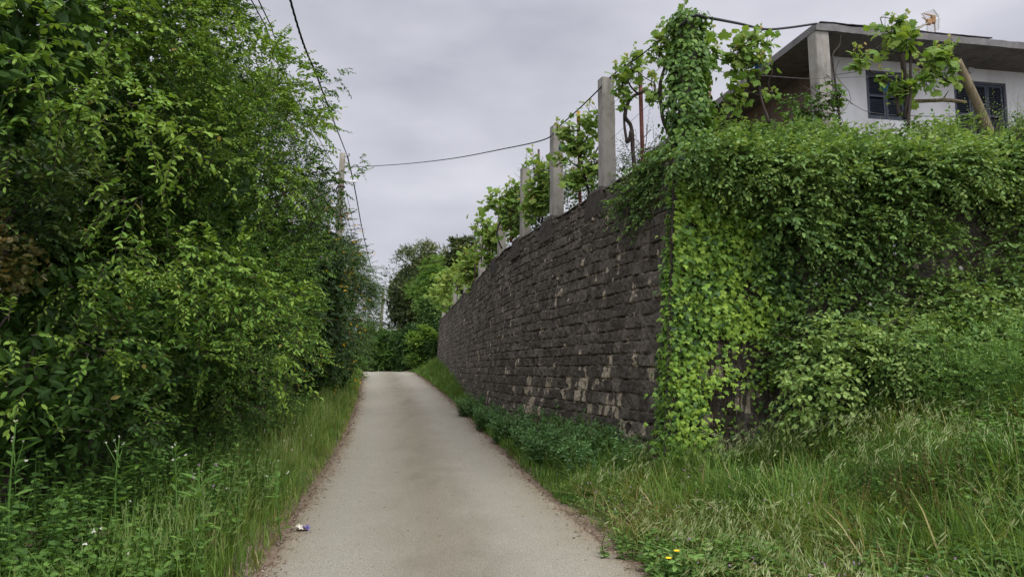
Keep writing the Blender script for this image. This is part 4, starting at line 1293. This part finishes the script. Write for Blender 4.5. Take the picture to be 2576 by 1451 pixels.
# continuing hedge behind, so the left side never opens to the horizon
for lab, b, c, r in (('leafy tree closing the hedge behind the dark left tree', (-9, 7.5), (-8.6, 8, 4.0), (2.4, 4, 4.0)),
                     ('leafy tree closing the hedge behind the bright tree', (-9.5, 15), (-8.8, 15, 4), (2.4, 4, 3.6)),
                     ('leafy tree closing the hedge left of the utility pole', (-10, 23), (-9.3, 23, 3.6), (2.2, 4, 3.4)),
                     ('tree close beside the lane hidden left of the viewer', (-6.2, 2.5), (-6.0, 2.2, 3.6), (2.0, 2.6, 3.4))):
    tree('hedge_tree', lab, 'tree', b, c, r, 'privet', 46, (.5, .9), 45, dict(n=11, length=.6, leaf=.11, droop=.12, tm=OVAL, twig=.004), 'trees of the left roadside hedge', dict(n=7000, size=.26), tint=(.0, .5))

# ------------------------------------------------------------------ far trees round the bend
def far(name, label, x, y, D, wpx, hpx, mat, tint, tm=OVAL, leaf=.3, nl=36, group='trees round the bend of the lane', per=22, dep=1.0, n=12):
    c = P(x, y, D); rx = wpx / F * D; rz = hpx / F * D
    return tree(name, label, 'tree', (c[0], c[1] + .1), c, (rx, max(rx * dep, .8), rz), mat, nl, (rx * .22, rx * .42), per / (rx * .3) ** 2 * .9, dict(n=n, length=rx * .28, leaf=leaf, droop=.05, tm=tm, twig=0, lv=.35), group,
                dict(n=6000, size=leaf * 1.4), tint=tint, r0=.25, limbs=8)


far('oak_tree', 'tall dark oak with brownish crown rising behind the lane bend', 1035, 760, 66, 76, 115, 'oak', (.2, .7), leaf=.26, nl=60)
far('oak_tree', 'pale topped oak at the back left of the dark oak row', 1085, 685, 74, 62, 62, 'oak', (.5, 1.0), leaf=.26, nl=46)
far('acacia_tree', 'fresh green rounded tree between the oaks and the wall end', 1092, 735, 60, 58, 78, 'acacia', (.4, .9), NARROW, .28, 50)
far('oak_tree', 'dark evergreen tree just behind the far vines', 1165, 665, 62, 48, 55, 'oak', (.1, .6), leaf=.26, nl=36)
far('roadside_tree', 'mid green bushy tree at the foot of the distant pole', 985, 890, 62, 62, 75, 'bramble', (.2, .6), leaf=.24, nl=46)
far('roadside_tree', 'dark bushy tree shading the lane at the bend', 1035, 880, 56, 44, 80, 'privet', (.1, .6), leaf=.22, nl=40)
far('roadside_tree', 'yellowish thin tree at the very end of the lane', 935, 885, 80, 48, 62, 'elm', (.2, .6), leaf=.3, nl=36)
far('roadside_shrub', 'leafy green shrub climbing the far end of the stone wall', 1085, 815, 49, 42, 52, 'creeper', (.25, .7), leaf=.16, nl=40)
far('roadside_shrub', 'bright green shrub in front of the far wall end', 1062, 880, 46.5, 38, 48, 'elm', (.5, .95), leaf=.13, nl=34)
far('roadside_shrub', 'low dark shrub tucked against the end of the stone wall', 1082, 882, 46.2, 16, 26, 'privet', (.2, .6), leaf=.12, nl=26)
far('roadside_tree', 'pale leafy tree far beyond the crest on the left', 905, 880, 100, 44, 60, 'elm', (.2, .6), leaf=.35, nl=30)

# ------------------------------------------------------------------ grass and weeds
def blades(g, x, y, h, w, tint, lean=.35, bias=None, tuft=0):
    if tuft:                      # pull the blades together into tufts
        cxy = np.round(np.stack([x / tuft + .35 * np.sin(y * 7), y / tuft + .35 * np.sin(x * 9)], 1))
        hx = np.sin(cxy[:, 0] * 12.9898 + cxy[:, 1] * 78.233) * 43758.5453; hx -= np.floor(hx)
        h = h * (.45 + .95 * hx); tint = np.clip(tint + (hx - .5) * .22, 0, 1)
    n = len(x)
    b = np.stack([x, y, ground_z(x, y) - .02], 1)
    a = rng.uniform(0, 2 * math.pi, n)
    if tuft: a = np.where(rng.uniform(0, 1, n) < .45, 9 * fbm(x * 1.1, y * 1.1, 2, 88) + rng.normal(0, .6, n), a)
    d = np.stack([np.cos(a), np.sin(a), np.zeros(n)], 1) * (lean * rng.gamma(2, .5, n))[:, None]
    if bias is not None: d = d + np.asarray(bias)
    side = nrm(np.cross(d + rnd(n, .02), UP))
    q = np.array([0, .35, .7, 1.0])
    c = b[:, None] + UP * (h[:, None] * (q - .28 * np.linalg.norm(d, axis=1)[:, None].clip(0, 1.4) * q ** 2))[..., None] + d[:, None] * (h[:, None] * q ** 1.8)[..., None]
    ww = (w[:, None] * np.array([.8, 1, .7, .0]))[..., None] * side[:, None]
    v = np.concatenate([np.stack([c - ww, c + ww], 2).reshape(n, 8, 3)[:, :6], c[:, 3:4]], 1)
    i = (np.arange(n) * 7)[:, None]
    g.add(v.reshape(-1, 3), [np.concatenate([i + np.array([[0, 1, 3, 2]]), i + np.array([[2, 3, 5, 4]])]), i + np.array([[4, 5, 6]])], np.repeat(tint, 7))
    return c[:, 3], d


def spikelets(g, tips, d, n=8, L=.03, tint=(.3, 1)):
    K = len(tips)
    t = np.linspace(0, 1, n)
    dd = nrm(d + np.array([0, 0, -.45]) + rnd(K, .3))
    c = tips[:, None] + dd[:, None] * (t * .13)[None, :, None] + rng.normal(0, .014, (K, n, 3)) - UP * (t ** 2 * .04)[None, :, None]
    ld = dd[:, None] * .9 + np.array([-.25, -.1, -.55]) + rng.normal(0, .2, (K, n, 3))
    g.inst(SPIKE, c.reshape(-1, 3), frame(ld.reshape(-1, 3), np.array([0, -.6, .7]) + rng.normal(0, .5, (K * n, 3))), L * rng.uniform(.6, 1.4, K * n), rng.uniform(*tint, K * n))


def region(n, y0, y1, e0, e1, side, p=1.0, wallclip=True):
    y = y0 + (y1 - y0) * rng.uniform(0, 1, n) ** p
    e = e0 + (e1 - e0) * rng.uniform(0, 1, n)
    x = cx(y) + side * (HW + e)
    if side > 0 and wallclip:
        b = wtop_x(y)
        ok = np.where(y > 9.2, x < b, True) & ~((y > 9.75) & (x > 1.9))
        x, y, e = x[ok], y[ok], e[ok]
    return x, y, e


_sl = np.linspace(-1, LW, 400); _wb = wtop(_sl) + wnorm(np.maximum(_sl, .6)) * .3


def wtop_x(y): return np.interp(y, _wb[:, 1], _wb[:, 0], left=99)


# right bank
g = Geo()
x, y, e = region(80000, 2.0, 9.75, .08, 7.5, 1, .8)
dn = sstep(-.5, .1, fbm(x * 1.1, y * 1.1, 3, 70)); k = rng.uniform(0, 1, len(x)) < .35 + .65 * dn
x, y, e = x[k], y[k], e[k]; n = len(x)
hmul = np.clip(.16 + e * .55, .16, 1) * (1 - .35 * sstep(7.5, 9.5, y) * sstep(3.2, 1.8, e)) * (.6 + .5 * vnoise(x * 1.3, y * 1.3, 71))
patch = fbm(x * 1.4, y * 1.4, 4, 72)
tn = np.clip(.34 + patch * .5 + rng.normal(0, .14, n) + .42 * (rng.uniform(0, 1, n) < .1) + .4 * sstep(.25, .5, fbm(x * 1.2 + 9, y * 1.2, 3, 74)) * rng.uniform(0, 1, n), 0, 1)
blades(g, x, y, rng.uniform(.2, .72, n) * hmul, rng.gamma(3, .0012, n) + .001, tn, .75, tuft=.22)
n2 = 9000; x, y, e = region(n2, 2.5, 9.7, .2, 7.2, 1, .8); k = fbm(x * 1.6, y * 1.6, 3, 79) > 0; x, y = x[k], y[k]; n2 = len(x)
blades(g, x, y, rng.uniform(.2, .5, n2), rng.uniform(.0015, .003, n2), rng.uniform(.75, 1, n2), 2.2)
tag(g.build('bank_grass', M['grass']), 'long wild grass on the right bank below the ivy', 'grass', kind='stuff')
g = Geo(); gs = Geo()
x, y, e = region(6200, 2.5, 9.6, .35, 7.0, 1, .8)
k = rng.uniform(0, 1, len(x)) < .06 + .95 * sstep(-.05, .3, fbm(x * 1.0, y * 1.0, 3, 73)); x, y, e = x[k], y[k], e[k]; n = len(x)
tips, d = blades(g, x, y, rng.uniform(.35, .68, n) * np.clip(.4 + e * .4, .4, 1), np.full(n, .0018), np.clip(rng.normal(.62, .12, n), 0, .9), .45, (-.08, -.05, 0))
spikelets(gs, tips, d, 9, .052)
tag(g.build('oat_stalks', M['grass']), 'thin arching wild oat stalks on the right bank', 'grass', kind='stuff')
tag(gs.build('oat_seed_heads', M['spike']), 'pale nodding wild oat seed heads on the right bank', 'grass', kind='stuff')

g = Geo()
x, y, e = region(5200, 2.6, 9.7, .12, 7.2, 1, .8); k = fbm(x * 1.2, y * 1.2, 3, 78) > .02; x, y, e = x[k], y[k], e[k]; K = len(x)
A = np.stack([x, y, ground_z(x, y) + .02], 1)
hh = rng.uniform(.08, .36, K) * np.clip(.35 + e * .4, .3, 1)
sprays(g, A, UP + rnd(K, .35), 7, hh, .05, np.clip(.5 + .5 * fbm(x * 2, y * 2, 2, 77) + rng.normal(0, .15, K), 0, 1), .02, BROAD, spread=1.1)
tag(g.build('low_weeds', M['weed']), 'low broad leaved weeds mixed into the bank grass', 'weeds', kind='stuff')

# right verge along the wall
g = Geo()
x, y, e = region(42000, 9.0, 47, .03, 2.6, 1, 1.7)
n = len(x)
far_ = np.interp(y, [9, 20, 46], [1, 1.6, 3])
tn = np.clip(.28 + .2 * fbm(x, y, 3, 75) + rng.normal(0, .12, n) + .45 * (rng.uniform(0, 1, n) < .05), 0, 1)
blades(g, x, y, rng.uniform(.2, .55, n) * np.clip(.45 + e * .6, .4, 1.1), rng.uniform(.003, .006, n) * far_, tn, .5, tuft=.3)
tag(g.build('verge_grass', M['grass']), 'green verge grass at the foot of the stone wall', 'grass', kind='stuff')
# left verge
g = Geo(); gs = Geo()
x, y, e = region(60000, 2.5, 47, .03, 2.2, -1, 1.8)
n = len(x); far_ = np.interp(y, [3, 12, 20, 46], [.9, 1.1, 1.7, 3])
tn = np.clip(.36 + .3 * fbm(x * .8, y * .8, 3, 76) + rng.normal(0, .12, n) + .45 * (rng.uniform(0, 1, n) < .08) + .5 * sstep(.25, .0, e) * rng.uniform(0, 1, n) - .15 * sstep(.9, 1.8, e), 0, 1)
t_, d_ = blades(g, x, y, rng.uniform(.2, .6, n) * np.clip(.3 + e * 1.1, .25, 1.05) * np.clip(1.9 - e * .9, .15, 1) * np.where(y < 7, np.clip(1.75 - e, .1, 1), 1), rng.uniform(.0022, .0045, n) * far_, tn, .4, tuft=.2)
tag(g.build('left_verge_grass', M['grass']), 'tall barley grass on the left verge under the hedge', 'grass', kind='stuff')
x, y, e = region(900, 4.5, 22, .15, .8, -1, 1.2); n = len(x); g = Geo()
tips, d = blades(g, x, y, rng.uniform(.4, .7, n), np.full(n, .002), np.clip(rng.normal(.55, .1, n), 0, .9), .3)
K = len(tips); dd = nrm(d + UP * .8)
t = np.linspace(-.5, 1, 9)
c = tips[:, None] + dd[:, None] * (t * .06)[None, :, None]
gs.inst(SPIKE, c.reshape(-1, 3), frame((dd[:, None] * 1.2 + rng.normal(0, .22, (K, 9, 3))).reshape(-1, 3), rnd(K * 9) + UP), .035, rng.uniform(.1, .6, K * 9))
tag(g.build('barley_stalks', M['grass']), 'thin barley stalks on the left verge', 'grass', kind='stuff')
tag(gs.build('barley_ears', M['spike']), 'bristly green barley ears on the left verge', 'grass', kind='stuff')


def weed(name, label, cat, x, y, h, nst, per, leaf, mat, tm, spread=.3, tint=(.2, .7), group=None, ll=.2, top=None):
    z0 = gz(x, y) - .03
    g = Geo()
    for k in range(nst):
        a = rng.uniform(0, 6.28); r = spread * math.sqrt(rng.uniform(0, 1))
        b = np.array([x + r * math.cos(a), y + r * math.sin(a), 0]); b[2] = gz(b[0], b[1]) - .03
        hh = h * rng.uniform(.6, 1.1)
        tip = b + np.array([math.cos(a) * hh * .25, math.sin(a) * hh * .25, hh]) + rnd(1, .04)[0]
        g.tube([b, (b + tip) / 2 + rnd(1, .02)[0], tip], [.005, .004, .002], 4, .2, smooth=2, caps=False)
        t = np.sort(rng.uniform(.15, 1, per))
        c = b + (tip - b) * t[:, None]
        ang = np.arange(per) * 2.4 + rng.uniform(0, 6)
        d = np.stack([np.cos(ang), np.sin(ang), rng.normal(.15, .25, per)], 1)
        g.inst(tm, c, frame(d, UP + rnd(per, .3)), leaf * rng.uniform(.6, 1.2, per) * (1.15 - .5 * t), np.clip(rng.uniform(*tint, per), 0, .98))
        if top:
            m = 12
            g.inst(tm, tip + rnd(m, .03), frame(rnd(m) + UP * .6, UP + rnd(m, .5)), leaf * .5, np.clip(rng.uniform(*tint, m) + .15, 0, .98))
    return tag(g.build(name, M[mat], loc=(x, y, z0)), label, cat, group)


# nettles at the foot of the wall
places = [('a', float(wtop_x(q)) - dq, q) for q, dq in ((10.1, .5), (11.0, .5), (12.1, .5), (13.5, .4), (15.0, .35), (17.2, .3), (20.0, .3))]
names = ['bushy blue-green nettle clump nearest the ivy corner at the wall foot', 'nettle clump pressed against the wall beside the first nettle clump', 'broad nettle clump at the wall foot under the pale stone patches',
         'nettle clump on the verge opposite the shaded middle of the lane', 'small nettle clump halfway along the wall foot', 'low nettle clump on the far half of the wall verge', 'farthest visible nettle clump along the wall verge']
for (nm, x, y), lab in zip(places, names):
    weed('nettle_clump', lab, 'nettles', x, y, .5 if y < 14 else .5, 80, 18, .085, 'nettle', BROAD, .5 if y < 13 else .4, (.3, .9), 'nettle clumps at the wall foot', top=True)
# mugwort and other weeds on the right bank
spots = [('leafy mugwort clump on the bank right of the ivy corner', 2300, 940, 8.7, .8), ('tall mugwort clump beside the honeysuckle foot', 2420, 960, 8.2, 1.0), ('mugwort clump at the right edge of the bank', 2540, 980, 7.7, 1.0), ('wide mugwort clump just below the white honeysuckle flowers', 2480, 900, 8.9, .9), ('soft green mugwort clump left of the tall one', 2200, 960, 8.9, .7), ('shaded mugwort clump under the hanging creeper', 2090, 960, 9.1, .55),
         ('broad leaf weed clump above the oat grass', 2180, 960, 9.0, .5), ('dark weed clump at the right picture edge', 2590, 1120, 6.4, .6), ('low bramble leaves in the middle of the right bank', 2000, 1180, 7.2, .35), ('weed clump with yellowing leaves near the right edge', 2440, 1090, 7.2, .5),
         ('bindweed leaves low in the grass at bottom right', 2350, 1330, 5.0, .3), ('small leafy weed under the bank near the road edge', 1780, 1330, 5.9, .25), ('bramble shoots at the bottom right corner', 2540, 1380, 4.4, .35)]
for lab, px, py, D, h in spots:
    q = P(px, py, D)
    weed('weed_clump', lab, 'weeds', q[0], D, h, 60, 18, .1, 'weed' if 'bramble' not in lab else 'bramble', NARROW if 'mugwort' in lab else OVAL, .45, (.25, .95), 'weed clumps on the right bank', top='mugwort' in lab)
wl_ = ['dock leaves by the lane edge below the daisies', 'clover-like weed between the daisies and the oat grass', 'bramble sprig in the lower middle of the bank', 'dark weed tuft in the oat grass near the wall corner', 'leafy tuft right of the red dry weeds', 'small bramble sprig near the right edge, halfway up the bank', 'low leafy weed at the lane edge opposite the wrapper', 'weed tuft at the upper middle of the bank beneath the ivy']
for lab, (px, py, D, h) in zip(wl_, ((1740, 1385, 5.6, .16), (1850, 1340, 5.6, .3), (2080, 1360, 5.2, .32), (1900, 1170, 8.0, .4), (2300, 1190, 6.6, .45), (2480, 1230, 5.8, .45), (1600, 1290, 6.6, .2), (2080, 1080, 8.2, .5))):
    q = P(px, py, D)
    weed('weed_clump', lab, 'weeds', q[0], D, h, 30, 12, .07, 'bramble', BROAD, .28, (.3, .95), 'weed clumps on the right bank')
# ruddy dry weeds
for lab, px, D in (('reddish brown dry weed patch in the middle of the bank grass', 2150, 6.6), ('reddish dry weed patch near the right edge of the bank', 2420, 6.0), ('small rusty weed patch beside the mugwort', 2500, 7.6)):
    q = P(px, 1200, D)
    weed('dry_weed', lab, 'weeds', q[0], D, .5, 40, 18, .03, 'rusty', OVAL, .4, (.2, .8), 'dry reddish weeds on the bank')
# left undergrowth
lsp = [('bramble clump at the bottom left corner', -3.3, 4.3, .45), ('bramble clump beside the earth bank on the left', -3.7, 5.2, .6), ('bramble thicket under the drooping bush', -3.8, 6.3, .8), ('tall bramble thicket behind the barley grass', -3.9, 7.6, .9),
       ('leafy bramble at the hedge foot below the bright bush', -4.0, 9.0, .9), ('bramble clump halfway up the left verge', -4.4, 10.8, .9), ('bramble clump below the open branched tree', -4.9, 13.0, .9), ('bramble clump at the foot of the yellow flowered shrub', -5.4, 16.0, 1.0),
       ('far bramble clump on the left verge', -6.1, 20.0, 1.0), ('farthest bramble clump before the crest', -7.4, 26.0, 1.1), ('bramble with broad pale leaves nearest the bottom edge', -2.75, 4.1, .35), ('bramble between the wrapper and the earth mound', -2.75, 4.9, .45), ('bramble mixed with thistles left of the barley', -3.05, 5.8, .55),
       ('dark bramble behind the thistle stalks', -3.25, 6.9, .7), ('bramble at the back of the barley strip', -3.3, 8.0, .65), ('bramble hanging into the shade left of the thistles', -3.6, 4.6, .6), ('low nettle-like weed at the left road edge', -3.0, 5.3, .4), ('spreading weed behind the barley near the bottom', -3.1, 6.6, .5)]
for lab, x, y, h in lsp:
    weed('bramble_clump', lab, 'brambles', x, y, h, 80, 16, .09 if y < 12 else .1, 'bramble', BROAD, .7 if y < 12 else 1.0, (.3, .95) if x > -3.4 else (.1, .8), 'bramble clumps at the left hedge foot')
# tall thistle stalks
for lab, px, py, D in (('tall thistle with pink head at the left weeds', 500, 1170, 5.6), ('slender thistle stalk beside the taller thistle', 440, 1120, 6.0), ('tall pale stalk with branched seed heads at the left edge', 40, 1060, 5.0), ('thin upright weed stalk before the dark bush', 300, 1100, 5.8), ('tall milkweed stalk with white heads near the verge', 700, 1160, 7.2)):
    t = P(px, py, D); b = np.array([t[0] + .05, D, gz(t[0], D) - .02])
    root = empty('thistle', b, lab, 'thistle', 'tall stalks in the left weeds')
    g = Geo(); g.tube([b, (b + t) / 2 + rnd(1, .03)[0], t], [.007, .006, .004], 5, .6, smooth=3)
    m = 14; tt = rng.uniform(.1, .95, m); ang = rng.uniform(0, 6.28, m)
    g.inst(NARROW, b + (t - b) * tt[:, None], frame(np.stack([np.cos(ang), np.sin(ang), rng.uniform(.2, .8, m)], 1), UP + rnd(m, .2)), rng.uniform(.1, .2, m), rng.uniform(.4, .8, m))
    hd = []
    for k in range(4):
        s = b + (t - b) * rng.uniform(.6, .9); e = s + np.array([rng.normal(0, .09), rng.normal(0, .06), rng.uniform(.08, .2)])
        g.tube([s, e], [.004, .003], 4, .5); hd.append(e)
    g.build('stem', M['weed'], root)
    for e in hd + [t]:
        g = Geo(); m = 10; g.inst(NARROW, np.tile(e, (m, 1)), frame(rnd(m, .5) + UP, rnd(m)), .018, .8 if 'pink' in lab else rng.uniform(.1, .4))
        g.build('flower_head', M['petal'], root)

# pink and white flower specks, yellow flower
g = Geo()
n = 120
x, y, e = region(n, 4.2, 10, .15, 1.6, 1, 1.0)
pos = np.stack([x, y, ground_z(x, y) + rng.uniform(.1, .35, len(x))], 1)
for k in range(4): g.inst(ROUND, pos, frame(rnd(len(x)) + UP * .5, UP + rnd(len(x), .4)), .014, .9)
x, y, e = region(60, 4, 14, .3, 1.6, -1)
pos = np.stack([x, y, ground_z(x, y) + rng.uniform(.25, .55, len(x))], 1)
for k in range(4): g.inst(ROUND, pos, frame(rnd(len(x)) + UP * .5, UP + rnd(len(x), .4)), .017, .2)
tag(g.build('wild_flowers', M['petal']), 'tiny pink and white wild flowers in the verges', 'flowers', kind='stuff')
for lab, px, py, D in (('single yellow daisy-like flower at the bottom of the right bank', 1682, 1404, 5.5), ('yellow flower just above the single daisy in the right grass', 1702, 1386, 5.6)):
    c = P(px, py, D); b = np.array([c[0], D, gz(c[0], D)])
    root = empty('yellow_flower', b, lab, 'flower', 'yellow flowers by the road')
    g = Geo(); g.tube([b, c], [.003, .002], 4, .4); g.build('stem', M['weed'], root)
    g = Geo(); a = np.linspace(0, 6.28, 12, endpoint=False)
    g.inst(ROUND, np.tile(c, (12, 1)), frame(np.stack([np.cos(a), np.sin(a) - .3, np.full(12, .35)], 1), np.tile([0, -.4, 1.0], (12, 1))), .024, .5); g.build('petals', M['yellowpetal'], root)

# leaf litter and pebbles at the road edges
g = Geo(); n = 9000
y = 3 + 38 * rng.uniform(0, 1, n) ** 1.7; sd = np.where(rng.uniform(0, 1, n) < .55, -1, 1)
e = rng.normal(.02, .12, n); x = cx(y) + sd * (HW + e)
pos = np.stack([x, y, np.maximum(ground_z(x, y), zr(y) - .0) + .012], 1)
d = rnd(n) * np.array([1, 1, .15]); g.inst(NARROW, pos, frame(d, UP + rnd(n, .25)), rng.uniform(.015, .05, n) * np.interp(y, [3, 40], [1, 2]), rng.uniform(0, 1, n))
n = 420; y = rng.uniform(3.5, 25, n); x = cx(y) + rng.uniform(-1.4, 1.4, n)
g.inst(NARROW, np.stack([x, y, zr(y) + .035], 1), frame(rnd(n) * np.array([1, 1, .1]), UP + rnd(n, .15)), rng.uniform(.012, .04, n), rng.uniform(0, .6, n))
tag(g.build('leaf_litter', M['litter']), 'brown dead leaves gathered along the road edges', 'leaf litter', kind='stuff')
g = Geo()
t = np.array([[1, 0, 0], [-1, 0, 0], [0, 1, 0], [0, -1, 0], [0, 0, .6], [0, 0, -.6]], float)
PB = (t, [np.array([[0, 2, 4], [2, 1, 4], [1, 3, 4], [3, 0, 4], [2, 0, 5], [1, 2, 5], [3, 1, 5], [0, 3, 5]])])
n = 1500; y = 3 + 20 * rng.uniform(0, 1, n) ** 1.6; sd = np.where(rng.uniform(0, 1, n) < .6, -1, 1)
x = cx(y) + sd * (HW + rng.normal(-.02, .12, n))
g.inst(PB, np.stack([x, y, np.maximum(ground_z(x, y), zr(y)) + .004], 1), frame(rnd(n) * np.array([1, 1, .2]), UP + rnd(n, .2)), rng.uniform(.004, .014, n), 0)
tag(g.build('pebbles', M['pebble']), 'small pale pebbles along the road edges', 'pebbles', kind='stuff')

# crumpled wrapper on the left road edge
c = P(762, 1313, 7.55); c[2] = zr(c[1]) + .02
root = empty('crumpled_wrapper', c, 'crumpled purple and white sweet wrapper lying at the left road edge', 'litter')
for nm, mt, off in (('purple_half', 'purple', .03), ('pale_half', 'paper', -.03)):
    g = Geo(); m = 7
    a, b = np.meshgrid(np.linspace(-1, 1, m), np.linspace(-1, 1, m))
    v = np.stack([c[0] + off + a * .038 + .008 * rng.normal(0, 1, a.shape), c[1] + b * .05 + .008 * rng.normal(0, 1, a.shape), c[2] + .02 + .014 * rng.normal(0, 1, a.shape)], -1)
    g.add(v.reshape(-1, 3), [gridfaces(m, m)]); g.build(nm, M[mt], root)

# bare earth bank on the left, low stone heap at the far wall end
g = Geo(); m = 26
cc = P(120, 1260, 5.4); cc[2] = gz(cc[0], cc[1])
a, b = np.meshgrid(np.linspace(-1, 1, m), np.linspace(-1, 1, m))
r2 = np.clip(1 - a ** 2 - b ** 2, 0, 1)
v = np.stack([cc[0] - .1 + a * .55, cc[1] + .4 + b * .7, cc[2] - .08 + .34 * r2 ** .7 + .09 * fbm(a * 4, b * 4, 4, 90)], -1)
g.add(v.reshape(-1, 3), [gridfaces(m, m)], .55)
tag(g.build('earth_mound', M['ground'], smooth=True), kind='structure')

# ------------------------------------------------------------------ world, sun, camera
SUN_EL, SUN_AZ = math.radians(58), math.radians(135)       # azimuth clockwise from +Y (towards the right, behind)
w = bpy.data.worlds.new('World'); S.world = w; w.use_nodes = True
t = w.node_tree; t.nodes.clear()
def wn(ty): return t.nodes.new('ShaderNode' + ty)
sky = wn('TexSky'); sky.sky_type = 'NISHITA'; sky.sun_disc = False; sky.sun_elevation = SUN_EL; sky.sun_rotation = SUN_AZ
bg1 = wn('Background'); bg1.inputs[1].default_value = .05; t.links.new(sky.outputs[0], bg1.inputs[0])
tc = wn('TexCoord'); sep = wn('SeparateXYZ'); t.links.new(tc.outputs['Generated'], sep.inputs[0])
mp = wn('Mapping'); mp.inputs['Scale'].default_value = (1, 1, 2.6); t.links.new(tc.outputs['Generated'], mp.inputs[0])
nz = wn('TexNoise'); nz.inputs['Scale'].default_value = 2.6; nz.inputs['Detail'].default_value = 5; nz.inputs['Roughness'].default_value = .48; t.links.new(mp.outputs[0], nz.inputs['Vector'])
cr = wn('ValToRGB'); cr.color_ramp.elements[0].position = .34; cr.color_ramp.elements[0].color = (.36, .365, .425, 1)
cr.color_ramp.elements[1].position = .66; cr.color_ramp.elements[1].color = (.57, .57, .625, 1)
t.links.new(nz.outputs['Fac'], cr.inputs[0])
gr = wn('MapRange'); gr.inputs['From Min'].default_value = .45; gr.inputs['From Max'].default_value = .9; gr.inputs['To Min'].default_value = .96; gr.inputs['To Max'].default_value = 3.0
t.links.new(sep.outputs['Z'], gr.inputs['Value'])
bg2 = wn('Background'); t.links.new(cr.outputs[0], bg2.inputs[0]); 
dp = wn('VectorMath'); dp.operation = 'DOT_PRODUCT'; t.links.new(tc.outputs['Generated'], dp.inputs[0]); dp.inputs[1].default_value = (.35, -.75, .56)
g2 = wn('MapRange'); g2.interpolation_type = 'SMOOTHSTEP'; g2.inputs['From Min'].default_value = .0; g2.inputs['From Max'].default_value = 1.0; g2.inputs['To Min'].default_value = 0; g2.inputs['To Max'].default_value = 1.6
t.links.new(dp.outputs['Value'], g2.inputs['Value'])
ad = wn('Math'); ad.operation = 'ADD'; t.links.new(gr.outputs[0], ad.inputs[0]); t.links.new(g2.outputs[0], ad.inputs[1]); t.links.new(ad.outputs[0], bg2.inputs[1])
mx = wn('MixShader'); mx.inputs[0].default_value = .92
t.links.new(bg1.outputs[0], mx.inputs[1]); t.links.new(bg2.outputs[0], mx.inputs[2])
ow = wn('OutputWorld'); t.links.new(mx.outputs[0], ow.inputs['Surface'])

sd = bpy.data.lights.new('sun', 'SUN'); sd.energy = 1.5; sd.angle = math.radians(25); sd.color = (1, .96, .9)
so = bpy.data.objects.new('sun', sd); COL.objects.link(so)
so.rotation_euler = (math.pi / 2 - SUN_EL, 0, math.pi - SUN_AZ)

cam = bpy.data.cameras.new('camera'); co = bpy.data.objects.new('camera', cam); COL.objects.link(co)
cam.sensor_width = 36; cam.lens = 36 * F / 2576; cam.clip_start = .05; cam.clip_end = 2000
co.location = (0, 0, CAMZ); co.rotation_euler = (math.pi / 2 + PITCH, 0, 0)
S.camera = co
S.view_settings.view_transform = 'Standard'; S.view_settings.look = 'None'
S.view_settings.exposure = 0.5; S.view_settings.gamma = 1
S.cycles.use_denoising = True
S.cycles.max_bounces = 8; S.cycles.diffuse_bounces = 6; S.cycles.transmission_bounces = 4; S.cycles.transparent_max_bounces = 4
